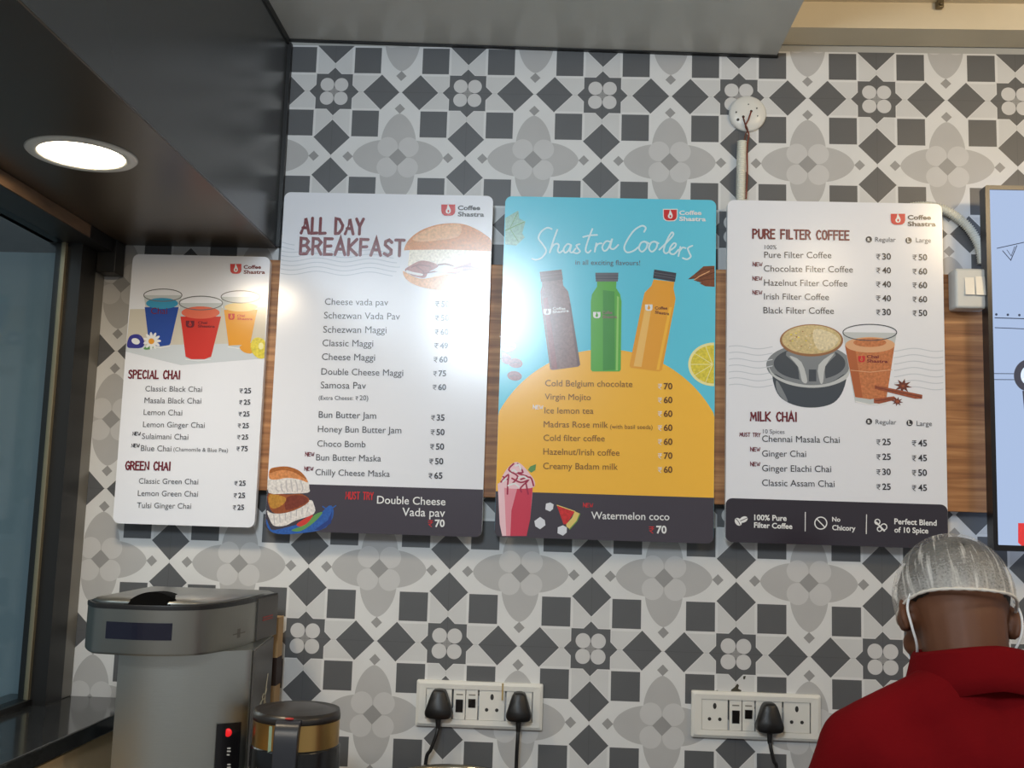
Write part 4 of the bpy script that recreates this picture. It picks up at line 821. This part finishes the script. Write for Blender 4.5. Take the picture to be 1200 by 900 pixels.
pl2 = copy_tree(pl1); pl2.location = (b[0], 0, b[2]); pl2['label'] = 'white socket plate beside the person in red, with one black plug'
MB().box(a[0] + PW * .175, a[0] + PW * .188, -0.0129, -0.0093, a[2] + .012, a[2] + PH * .49).build('stain', mat('rust_stain', (172, 148, 96), .6), pl1, label='yellow drip stain')
def make_plug(c, cord, label, wide=1.0):
    cx, cz = c[0], c[2]
    t = thing('power_plug', label, 'plug', (cx, -0.0105, cz), 'black three-pin plugs in the wall sockets')
    out = smooth_path([(0, .031), (.012, .028), (.019, .012), (.024, -.004), (.0275, -.016), (.024, -.025), (.013, -.028), (0, -.0285), (-.013, -.028), (-.024, -.025), (-.0275, -.016), (-.024, -.004), (-.019, .012), (-.012, .028)], 4, True)
    rings = [[(cx + p[0] * s_ * wide, y, cz + p[1] * s_) for p in out] for s_, y in ((.97, -0.0096), (1, -0.016), (1, -0.030), (.97, -0.037), (.88, -0.041))]
    MB().loft(rings).build('body', M_BLACKPL, t, smooth=True)
    MB().cap((cx, -0.026, cz - .024), .0065, (cx, -0.026, cz - .047), .0045).build('strain_relief', M_BLACKPL, t, smooth=True)
    MB().tube(smooth_path([(cx, -0.026, cz - .045)] + cord, 10), .0038, 10).build('cord', M_BLACKPL, t, smooth=True)
    return t
def cordpts(px, zend, y=-.03):
    q = [tuple(onY(u, v, y)) for u, v in px]; e = q[-1]
    return q + [(e[0], y - .01, zend + .03), (e[0] + .012, y - .008, zend + .0045), (e[0] + .07, y + .004, zend + .0045)]
make_plug(onY(514, 826, -.03), cordpts([(511, 862), (505, 878), (499, 893)], WZ), 'leftmost black plug, its cord bending left, in the centre socket plate', 1.03)
make_plug(onY(608, 829.5, -.03), cordpts([(606.5, 868), (605.5, 885), (605, 900)], WZ), 'black plug at right end of the centre socket plate, cord hanging straight', 0.95)
make_plug(onY(902.5, 842.5, -.03), cordpts([(904, 880), (907, 892), (911, 905)], WZ), 'black plug in the socket plate next to the person in red', 1.0)
# chipped tile patch above the right-hand plate
A = Art(0.0); INK['chip'] = (74, 72, 62)
A.poly([(857, 808), (861, 805), (864, 801), (866, 803), (865, 807), (869, 809), (868, 811), (856, 811)], 'chip', 1); A.poly([(838, 809.5), (841, 808.5), (842, 811), (838, 811)], 'chip', 1); A.poly([(871, 792.5), (874, 792), (873, 796), (871, 796)], 'chip', 1)
A.build('tile_chip', bpy.data.objects['wall_back'], 'dark chipped spots on tile')

# ------------------------------------------------------------------ coffee machine
HT = 1.370
top_px = [(103.5, 703), (112, 706.5), (135, 708), (165, 709.3), (200, 710), (235, 709.5), (262, 707), (290, 702.5), (302, 699.5)]
fp = [onZ(u, v, HT)[:2] for u, v in top_px]
bkR = np.array(onZ(325, 694.5, HT)[:2]); bkL = np.array([fp[0][0] + 0.0, bkR[1] + 0.0])
fpS = [np.array(q) for q in smooth_path([tuple(q) for q in fp], 5)]
outline = fpS + [bkR, bkL]
cm = thing('coffee_machine', 'stainless steel coffee machine with rounded head and black control strip at left', 'coffee machine', (float(np.mean([q[0] for q in fp])), float(bkR[1] - .12), WZ))
HB = 1.286
nF = len(fpS); ny = 8
def ringz(ol, z, sh=1.0):
    c = np.mean(ol, 0); return [(c[0] + (q[0] - c[0]) * sh, c[1] + (q[1] - c[1]) * sh, z) for q in ol]
hd = MB().loft([ringz(outline, HB - .0, .985), ringz(outline, HB + .004), ringz(outline, HT - .008)]).build('head', M_HSTEEL, cm, smooth='auto')
MB().loft([ringz(outline, HT - .008, 1.006), ringz(outline, HT - .002, 1.008), ringz(outline, HT, 1.0)]).build('rim', M_BLACKPL, cm, smooth='auto')
# lid: gently domed top with a dark scoop handle
ld = MB(); rr = []
for sh, dz in ((.97, 0), (.9, .006), (.7, .011), (.4, .014), (.05, .015)): rr.append(ringz(outline, HT + dz, sh))
lid = ld.loft(rr).build('lid', mat('lid_steel', (150, 150, 146), .32, .9), cm, smooth=True)
hp = [onZ(u, v, HT + .004) for u, v in ((138, 707), (150, 697), (172, 693.5), (190, 698), (206, 708))]
sc_ = MB(); ringsA = []
cxm = np.mean([h[0] for h in hp])
for t in np.linspace(0, 1, 15):
    xx = hp[0][0] + (hp[-1][0] - hp[0][0]) * t; h = .021 * math.sin(PI * t) ** .8 + .001
    yf = np.interp(xx, [q[0] for q in fpS], [q[1] for q in fpS]) + .002
    ringsA.append([(xx, yf, HT), (xx, yf + .01, HT + h), (xx, yf + .06, HT + h * .9), (xx, yf + .10, HT + .001)])
sc_.loft(ringsA).build('scoop_handle', mat('scoop_black', (5, 5, 5), .8, spec=0.05), lid, smooth='auto')
# side panel strip of the head (dark)
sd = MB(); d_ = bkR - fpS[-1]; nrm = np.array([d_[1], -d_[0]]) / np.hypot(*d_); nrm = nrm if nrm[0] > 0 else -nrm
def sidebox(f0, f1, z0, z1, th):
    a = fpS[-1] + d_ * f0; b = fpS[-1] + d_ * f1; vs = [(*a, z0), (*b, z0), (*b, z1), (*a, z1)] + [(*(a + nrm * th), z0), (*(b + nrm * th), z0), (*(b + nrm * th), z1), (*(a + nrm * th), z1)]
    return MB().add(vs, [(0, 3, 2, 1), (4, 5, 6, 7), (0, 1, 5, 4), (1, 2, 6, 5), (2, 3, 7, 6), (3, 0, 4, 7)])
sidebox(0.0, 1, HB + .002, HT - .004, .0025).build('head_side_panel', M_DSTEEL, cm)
# body: narrower, slightly recessed front
bx0 = -.232; bx1 = fpS[-1][0] - .002
ya = float(np.interp(bx0, [q[0] for q in fpS], [q[1] for q in fpS])) + .045; yb_ = ya + .07; bx1 = float(onY(294, 800, yb_)[0])
bo = [np.array([x, ya + (yb_ - ya) * f - .022 * math.sin(PI * f)]) for x, f in zip(np.linspace(bx0, bx1 - .004, 26), np.linspace(0, 1, 26))] + [np.array([bx1, yb_ + .006]), bkR + np.array([-.004, -.004]), np.array([bx0, bkR[1] - .004])]
MB().loft([[(q[0], q[1], WZ) for q in bo], [(q[0], q[1], HB) for q in bo]]).build('body', M_STEEL, cm, smooth='auto')
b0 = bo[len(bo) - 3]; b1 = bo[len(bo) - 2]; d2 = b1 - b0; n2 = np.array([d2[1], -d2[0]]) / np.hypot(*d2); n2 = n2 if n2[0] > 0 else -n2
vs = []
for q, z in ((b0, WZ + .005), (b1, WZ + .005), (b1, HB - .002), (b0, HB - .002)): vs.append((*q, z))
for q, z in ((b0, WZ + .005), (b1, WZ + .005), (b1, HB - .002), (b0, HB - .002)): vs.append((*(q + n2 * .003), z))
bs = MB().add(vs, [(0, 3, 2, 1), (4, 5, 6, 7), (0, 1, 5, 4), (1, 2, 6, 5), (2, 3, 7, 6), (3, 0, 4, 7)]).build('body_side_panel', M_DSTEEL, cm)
# cursive decoration on the side panel: pale slanting pen strokes
sv = MB(); q_ = lambda f, z: tuple(np.append(b0 + d2 * f + n2 * .0040, z))
pts = []
for k in range(121):
    t = k / 120; ph = t * 2 * PI * 8; a_ = (.75 + .35 * math.sin(3.1 * k / 14)) * (1 if 0.03 < t < .97 else .4)
    pts.append(q_(.12 + .52 * t + .17 * a_ * math.cos(ph), 1.068 + .125 * t + .013 * a_ * math.sin(ph)))
sv.tube(pts, .0011, 6)
sv.tube(smooth_path([q_(f, z) for f, z in ((.50, 1.09), (.42, 1.12), (.60, 1.17), (.74, 1.22))], 5), .0010, 6)
sv.build('side_script', mat('script_cream', (190, 184, 164), .5), bs, label='pale cursive writing')
def front_quad(cor, name, m_, par, off=.0012, depth=.004):
    """thin plate bent along the head front between photo pixels (u0,u1) and heights"""
    x0, x1, z0, z1 = cor; vs = []; N = 12
    for k in range(N + 1):
        x = x0 + (x1 - x0) * k / N; y = float(np.interp(x, CURX, CURY)); vs.append((x, y - off, z0)); vs.append((x, y - off, z1)); vs.append((x, y + depth, z1)); vs.append((x, y + depth, z0))
    return MB().loft([vs[4 * k:4 * k + 4] for k in range(N + 1)]).build(name, m_, par)
CURX = [q[0] for q in fpS]; CURY = [q[1] for q in fpS]
def onfront(u, v, off=0.0):
    x = float(np.mean(CURX))
    for _ in range(12): q = onY(u, v, float(np.interp(x, CURX, CURY)) - off); x = .5 * x + .5 * q[0]
    return q
e0 = onfront(125, 728); e1 = onfront(201, 750.5)
disp = front_quad((e0[0], e1[0], e1[2], e0[2]), 'display', mat('machine_display', (24, 24, 40), .15), hd)
e0 = onfront(280, 742)
front_quad((e0[0] - .001, e0[0] + .001, e0[2] - .008, e0[2] + .008), 'mark', mat('etched_mark', (90, 84, 76), .4), hd)
front_quad((e0[0] - .004, e0[0] + .004, e0[2] - .0015, e0[2] + .0005), 'mark', mat('etched_mark', (90, 84, 76), .4), hd)
lt = sidebox(.25, .75, 1.353, 1.355, .0035); lt2 = MB(); 
for z in (1.350, 1.355): 
    a_ = sidebox(.25, .75, z - .028, z - .0252, .0033); lt2.add(a_.v, a_.f)
lt2.build('red_mark', mat('red_print', (150, 52, 46), .5), cm)
CURX = [q[0] for q in bo[:-2]]; CURY = [q[1] for q in bo[:-2]]
e0 = onfront(255.5, 848); e1 = onfront(279.5, 905)
kp_ = front_quad((e0[0], e1[0], e1[2] - .06, e0[2]), 'control_strip', mat('control_black', (20, 18, 20), .2), cm, .004)
xk = (e0[0] + e1[0]) / 2
for v, c_, em, nm in ((858.5, (230, 30, 36), 1.0, 'red_button'), (881, (190, 186, 178), 0.05, 'cup_button'), (900, (190, 186, 178), 0.05, 'cup_button')):
    q = onfront(267, v, .004); xk = float(q[0]); y = float(np.interp(xk, CURX, CURY)) - .004
    if nm == 'red_button': MB().lathe_y([(.0072, y + .001), (.0072, y - .0012), (.006, y - .002), (.0005, y - .0022)], xk, q[2], 24).build(nm, mat('button_red', c_, .35, emit=(c_, .5)), kp_, smooth=True, label='glowing red button')
    else:
        st = MB()
        for dz, wd in ((.006, .009), (.001, .010), (-.005, .007)): st.box(xk - wd / 2, xk + wd / 2, y - .0008, y + .001, q[2] + dz - .0012, q[2] + dz + .0012)
        st.build(nm, mat('button_grey', c_, .4), kp_, label='pale cup symbol')

# beige and brown striped pack between the machine and the wall
a = onY(331.5, 722, -.045)
pk = thing('carton', 'beige carton with dark brown band standing behind the coffee machine', 'carton', (a[0] - .06, -.06, WZ))
bz1 = onY(328, 771, -.075)[2]; bz0 = onY(328, 804, -.075)[2]
MB().box(a[0] - .13, a[0], -.075, -.035, WZ, a[2]).build('box', mat('carton_beige', (178, 146, 104), .7, var=(8, .08)), pk, bevel=.001)
MB().box(a[0] - .131, a[0] + .0006, -.0756, -.0345, bz0, bz1).build('band', mat('carton_brown', (52, 34, 26), .6), pk)

# ------------------------------------------------------------------ black flask kettle
fy = -0.365; d_f = fy - CAM[1]
fc = onY(347, 860, fy); fx = fc[0]; zt_ = onY(347, 826, fy)[2]; g1 = onY(370, 846, fy - .03)[2]; g0 = onY(370, 876, fy - .03)[2]; R_ = 49.5 * d_f / F_PX
fl = thing('vacuum_flask', 'black domed flask with brushed gold band beside the coffee machine', 'flask', (fx, fy, WZ))
MB().lathe([(R_ * .86, WZ), (R_ * 1.02, WZ + .006), (R_ * 1.04, WZ + .10), (R_ * 1.02, g0 - .004), (R_ * .99, g0)], fx, fy).build('body', mat('flask_black', (18, 17, 17), .22), fl, smooth=True)
MB().lathe([(R_ * .985, g0), (R_ * .985, g1), ], fx, fy).build('band', mat('gold_steel', (206, 168, 104), .28, 1.0, bump=(30, .1), stretch=(1, 1, 30)), fl, smooth='auto')
MB().lathe([(R_ * 1.0, g1), (R_ * 1.0, g1 + .006), (R_ * .97, g1 + .016), (R_ * .86, zt_ - .008), (R_ * .6, zt_ - .002), (R_ * .2, zt_), (.001, zt_)], fx, fy).build('lid', mat('flask_lid', (40, 36, 34), .32), fl, smooth=True)
hb = MB(); hy = fy - R_ * 1.02
prof_h = smooth_path([(hy + .03, g1 + .012), (hy - .012, g1 + .002), (hy - .024, g0 - .02), (hy - .020, WZ + .10), (hy + .004, WZ + .05)], 6)
hx0, hx1 = onY(322, 860, hy)[0], onY(352, 860, hy)[0]
ringsH = [[(hx0 + .004 * math.sin(k * .1), p[0], p[1]), (hx1, p[0], p[1]), (hx1, p[0] + .016, p[1] - .004), (hx0, p[0] + .016, p[1] - .004)] for k, p in enumerate(prof_h)]
hb.loft(ringsH).build('handle', mat('flask_handle', (42, 44, 50), .3), fl, bevel=.002)
q = onY(337, 841, hy - .01); MB().ell((q[0], hy + .004, g1 + .012), (.008, .004, .0022)).build('indicator', mat('indicator_red', (170, 40, 36), .4), fl, smooth=True, label='small red lid indicator')
MB().box(hx0 - .012, hx0 - .003, hy - .001 + .008, hy + .02, g0 - .006, g1 - .002).build('level_window', mat('level_green', (150, 170, 140), .3), fl, label='pale green side strip')

# ------------------------------------------------------------------ steel pot (only its rim shows)
pc = onY(531, 896, -.17); PR = .125; pzr = onY(531, 893.5, -.17 + PR)[2] + .0
pt = thing('steel_pot', 'wide stainless steel pot with rolled rim under the centre sockets', 'pot', (pc[0], -.20, WZ))
cy_ = -.19
MB().lathe([(.001, WZ), (PR * .92, WZ), (PR * .98, WZ + .012), (PR * .98, pzr - .004), (PR * 1.03, pzr - .001), (PR * 1.03, pzr + .001), (PR * .965, pzr), (PR * .955, pzr - .01), (PR * .95, WZ + .006), (.001, WZ + .004)], pc[0], cy_, 72).build('vessel', mat('pot_steel', (176, 168, 152), .22, 1.0), pt, smooth=True)
MB().lathe([(PR * .949, WZ + .005), (PR * .949, pzr - .045)], pc[0], cy_, 48).build('milk_tea', mat('milk_tea', (150, 104, 66), .3), pt)

# ------------------------------------------------------------------ person at the right
def remesh(mb, name, m_, parent, vox, iters=4, label=None, post=None):
    o = mb.build(name, m_); md = o.modifiers.new('r', 'REMESH'); md.mode = 'VOXEL'; md.voxel_size = vox; md.use_smooth_shade = True
    s_ = o.modifiers.new('s', 'SMOOTH'); s_.factor = .5; s_.iterations = iters
    dg = bpy.context.evaluated_depsgraph_get(); me = bpy.data.meshes.new_from_object(o.evaluated_get(dg)); me.name = name
    bpy.data.objects.remove(o); off = parent_loc(parent)
    if post: post(me)
    me.transform(Matrix.Translation(-off)); me.polygons.foreach_set('use_smooth', [True] * len(me.polygons))
    q = bpy.data.objects.new(name, me); C.objects.link(q); q.parent = parent
    if label: q['label'] = label
    return q
HY = -0.56
hc = onY(1117, 709, HY); XC = float(hc[0]); HZ = float(hc[2])
pe = thing('person', 'person seen from behind in red polo shirt and white hair net, head bowed', 'person', (XC, -0.62, 0))
tilt = Matrix.Rotation(math.radians(-38), 3, 'X') @ Matrix.Rotation(math.radians(3), 3, 'Y')
M_SKIN = mat('brown_skin', (98, 60, 38), .6, bump=(120, .08), var=(14, .08))
Hd = lambda x, y, z: Vector((XC, HY, HZ)) + tilt @ Vector((x, y, z))
bd = MB()
bd.ell(Hd(0, -.004, .006), (.077, .097, .086), tilt, 28, 18); bd.ell(Hd(0, .03, -.052), (.056, .062, .065), tilt); bd.ell(Hd(0, .062, -.09), (.032, .03, .028), tilt)      # skull, face, chin
bd.ell(Hd(0, .094, -.03), (.012, .02, .02), tilt); bd.cap(Hd(0, .09, -.005), .009, Hd(0, .106, -.036), .011)                                                                   # nose
for s_ in (-1, 1):
    ec = Hd(s_ * .080, -.008, -.030); rt = tilt @ Matrix.Rotation(s_ * math.radians(26), 3, 'Z')
    bd.ell(ec, (.007, .018, .030), rt); bd.ell(Hd(s_ * .077, .004, -.032), (.012, .014, .02), tilt)
    bd.ell(Hd(s_ * .030, .086, .006), (.014, .009, .007), tilt); bd.ell(Hd(s_ * .042, .062, -.034), (.024, .024, .022), tilt)
bd.ell(Hd(0, .088, -.068), (.022, .012, .007), tilt)
NB = Vector((XC, -.640, HZ - .150))
bd.cap(Hd(0, -.018, -.040), .063, NB, .052)
bd.cap((XC, -.66, 1.10), .11, (XC, -.66, .95), .10); bd.ell((XC, -.665, 1.10), (.16, .10, .17)); bd.ell((XC, -.67, .86), (.15, .105, .13))
for s_ in (-1, 1):
    sh = Vector((XC + s_ * .165, -.655, HZ - .195)); elb = Vector((XC + s_ * .225, -.60, .985)); wri = Vector((XC + s_ * .12, -.40, .985))
    bd.cap((XC + s_ * .05, -.66, HZ - .17), .05, sh, .040); bd.cap(sh, .042, elb, .038); bd.cap(elb, .040, wri, .027)
    hip = Vector((XC + s_ * .085, -.68, .82)); kn = Vector((XC + s_ * .09, -.68, .46)); an = Vector((XC + s_ * .095, -.70, .08))
    bd.cap(hip, .08, kn, .052); bd.cap(kn, .052, an, .036); bd.cap(an, .036, (XC + s_ * .10, -.58, .035), .03)
    dirh = (Vector((XC + s_ * .08, -.30, .965)) - wri).normalized(); sd_ = Vector((s_, 0, 0)); sd_ = (sd_ - dirh * sd_.dot(dirh)).normalized(); dn = dirh.cross(sd_); dn = dn if dn.z < 0 else -dn
    pm = wri + dirh * .05; bd.cap(wri, .025, wri + dirh * .03, .026)
    for k in range(4): bd.cap(wri + dirh * .015 + sd_ * (.02 - .0125 * k) * .8, .0125, wri + dirh * .085 + sd_ * (.031 - .0205 * k), .0115)
    for k, L in enumerate((.062, .074, .080, .070)):
        b_ = wri + dirh * .088 + sd_ * (.031 - .0205 * k); m1 = b_ + dirh * L * .45 + dn * .010; m2 = m1 + dirh * L * .25 + dn * .016; m3 = m2 + dirh * L * .12 + dn * .02
        bd.cap(b_, .0095, m1, .0088); bd.cap(m1, .0088, m2, .008); bd.cap(m2, .008, m3, .0072)
    tb_ = wri + dirh * .025 - sd_ * .022; t1 = tb_ + dirh * .035 - sd_ * .022 + dn * .008; t2 = t1 + dirh * .03 - sd_ * .004 + dn * .012
    bd.cap(tb_, .013, t1, .0105); bd.cap(t1, .0105, t2, .0085)
remesh(bd, 'body', M_SKIN, pe, .0055, 3)
# polo shirt
sh_ = MB(); M_RED = mat('red_polo', (104, 10, 16), .95, spec=0.08, bump=(260, .25), var=(9, .10))
ZS = HZ - .190
sh_.ell((XC, -.67, 1.06), (.195, .128, .21), None, 28, 18); sh_.ell((XC, -.675, .92), (.185, .128, .16), None, 28, 18); sh_.cap((XC - .11, -.668, ZS - .03), .085, (XC + .11, -.668, ZS - .03), .085)
sh_.ell((XC, -.70, ZS - .02), (.13, .085, .085), None, 24, 14)
for s_ in (-1, 1):
    sh_.cap((XC + s_ * .030, -.668, HZ - .128), .066, (XC + s_ * .155, -.662, ZS - .000), .060)
    S0 = Vector((XC + s_ * .168, -.655, ZS - .012)); S1 = Vector((XC + s_ * .222, -.612, 1.03)); sh_.cap(S0, .062, S1, .060); sh_.cap(S0 * .4 + S1 * .6, .06, S1, .064)
def wr_(me):
    for v in me.vertices:
        c = v.co; k = .0022 * math.sin(c.z * 46 + c.x * 22 + 1.3 * math.sin(c.x * 30)) + .0016 * math.sin(c.x * 60 - c.z * 25)
        v.co = c + Vector((0, -k * 1.6, 0))
remesh(sh_, 'polo_shirt', M_RED, pe, .008, 5, post=wr_, label='red polo shirt')
# collar: folded band, higher at the nape
cl = MB(); nC = 48; rings = []
NC = Vector((XC, -.650, HZ - .062))
for rx_, ry_, dz in ((.080, .072, -.03), (.080, .073, .004), (.084, .078, .010), (.088, .082, .004), (.097, .094, -.022), (.106, .104, -.048), (.102, .100, -.049), (.086, .082, -.03)):
    rings.append([(NC.x + rx_ * math.sin(2 * PI * i / nC), NC.y + .012 - ry_ * math.cos(2 * PI * i / nC), NC.z + dz + .010 * math.cos(2 * PI * i / nC) - (.028 if dz < -.015 else .012) * (abs(math.sin(2 * PI * i / nC)) ** 1.5) * (1.0)) for i in range(nC)])
cl.loft(rings + rings[:1], cap=False); cl.build('collar', M_RED, pe, smooth=True)
# hair and hair net
M_HAIR = mat('black_hair', (20, 17, 16), .6, bump=(150, .5))
hr = MB(); hr.ell(Hd(0, -.006, .014), (.0795, .0995, .084), tilt, 40, 26)
hro = hr.build('hair', M_HAIR, pe, smooth=True)
def net_material():
    m = bpy.data.materials.new('hair_net_gauze'); m.use_nodes = True; nt = m.node_tree; n = nt.nodes; l = nt.links; b = n['Principled BSDF']
    b.inputs['Base Color'].default_value = lin((226, 224, 220)); b.inputs['Roughness'].default_value = .7
    uv = n.new('ShaderNodeUVMap'); uv.uv_map = 'gauze'; X.nt = nt
    def noise(sc, det):
        mp = n.new('ShaderNodeMapping'); mp.inputs['Scale'].default_value = sc; l.new(uv.outputs[0], mp.inputs['Vector'])
        v = n.new('ShaderNodeTexNoise'); v.inputs['Scale'].default_value = 1; v.inputs['Detail'].default_value = det; l.new(mp.outputs[0], v.inputs['Vector']); return X(v.outputs['Fac'])
    sp = n.new('ShaderNodeSeparateXYZ'); l.new(uv.outputs[0], sp.inputs[0]); hgt = X(sp.outputs['Y'])
    fine = noise((150, 60, 1), 4); streak = noise((70, 2.2, 1), 3); big = noise((9, 5, 1), 3)
    hem = xmax(0.34 - hgt, 0.0) * 0.9
    a = fine * 0.55 + xmax(streak - 0.54, 0.0) * 3.2 + big * 0.35 + hem - 0.30
    l.new(xmin(xmax(a, 0.05), 0.86).v, b.inputs['Alpha'])
    return m
nt_ = MB(); nA, nB = 96, 26; rings = []
for j in range(nB + 1):
    t = j / nB; ring = []
    for i in range(nA):
        a = 2 * PI * i / nA; nx, ny = math.sin(a), -math.cos(a)        # a=0 at the nape
        low = -.004 - .040 * max(math.cos(a), 0) ** 1.3 - .012 * abs(math.sin(a)) ** 8    # band height round the head
        th = t * PI / 2; zz = low + (.104 - low) * math.sin(th) ** 1.0 if t > 0 else low
        k = math.cos(th) ** .75 if t < 1 else 0
        puff = 1 + .10 * math.sin(min(t * 5, 1.6)) ; pl_ = 1 + (.016 * math.sin(26 * a) + .010 * math.sin(41 * a + 1)) * math.exp(-t * 2.6)
        ring.append(Hd(.082 * nx * k * puff * pl_, -.004 + .102 * ny * k * puff * pl_, zz))
    rings.append(ring)
nt_.loft(rings, cap=False)
net = nt_.build('hair_net', net_material(), pe, smooth=True, label='white gauze hair net')
ul = net.data.uv_layers.new(name='gauze')
for p_ in net.data.polygons:
    ids = [net.data.loops[k].vertex_index for k in p_.loop_indices]; us = [q % nA for q in ids]; wrap = max(us) - min(us) > nA / 2
    for k, q in zip(p_.loop_indices, ids): ul.data[k].uv = (((q % nA) + (nA if wrap and q % nA < nA / 2 else 0)) / nA, (q // nA) / nB)
bn = MB(); pts = []
for i in range(nA + 1):
    a = 2 * PI * i / nA; low = -.004 - .040 * max(math.cos(a), 0) ** 1.3 - .012 * abs(math.sin(a)) ** 8
    pts.append(Hd(.0835 * math.sin(a), -.004 - .1035 * math.cos(a), low))
bn.tube(pts, lambda k: .0024 + .0005 * math.sin(k * 2.1), 8).build('elastic_band', mat('elastic_white', (216, 212, 204), .8), net, smooth=True)
# face mask with ear loops
mk = MB(); rings = []
for j in range(7):
    t = j / 6; ring = []
    for i in range(15):
        a = (i / 14 - .5) * 2.3; ring.append(Hd(.064 * math.sin(a) * (1 - .15 * t), .046 + (.074 - .012 * t) * math.cos(a), -.020 - .075 * t))
    rings.append(ring)
vs = [p_ for r in rings for p_ in r]; fs = [(j * 15 + i, j * 15 + i + 1, (j + 1) * 15 + i + 1, (j + 1) * 15 + i) for j in range(6) for i in range(14)]
mko = mk.add(vs, fs).build('face_mask', mat('mask_white', (220, 222, 224), .8), pe, smooth=True, label='white face mask with ear loops'); sm = mko.modifiers.new('t', 'SOLIDIFY'); sm.thickness = .002
for s_ in (-1, 1):
    MB().tube(smooth_path([Hd(s_ * .076, -.040, -.012), Hd(s_ * .083, -.034, -.034), Hd(s_ * .079, -.026, -.062), Hd(s_ * .068, .0, -.082), Hd(s_ * .058, .06, -.085)], 8), .0020, 8).build('ear_loop', mat('mask_white', (220, 222, 224), .8), mko, smooth=True)
tr_ = MB(); 
tr_.ell((XC, -.67, .84), (.172, .12, .12))
for s_ in (-1, 1): tr_.cap((XC + s_ * .085, -.68, .80), .098, (XC + s_ * .09, -.68, .46), .072); tr_.cap((XC + s_ * .09, -.68, .46), .072, (XC + s_ * .095, -.69, .11), .058)
remesh(tr_, 'trousers', mat('dark_trousers', (34, 34, 40), .8), pe, .01, 4)
for s_ in (-1, 1):
    so = MB(); so.cap((XC + s_ * .096, -.72, .045), .044, (XC + s_ * .10, -.53, .04), .038); remesh(so, 'shoe', mat('shoe_black', (22, 22, 22), .5), pe, .008, 3)
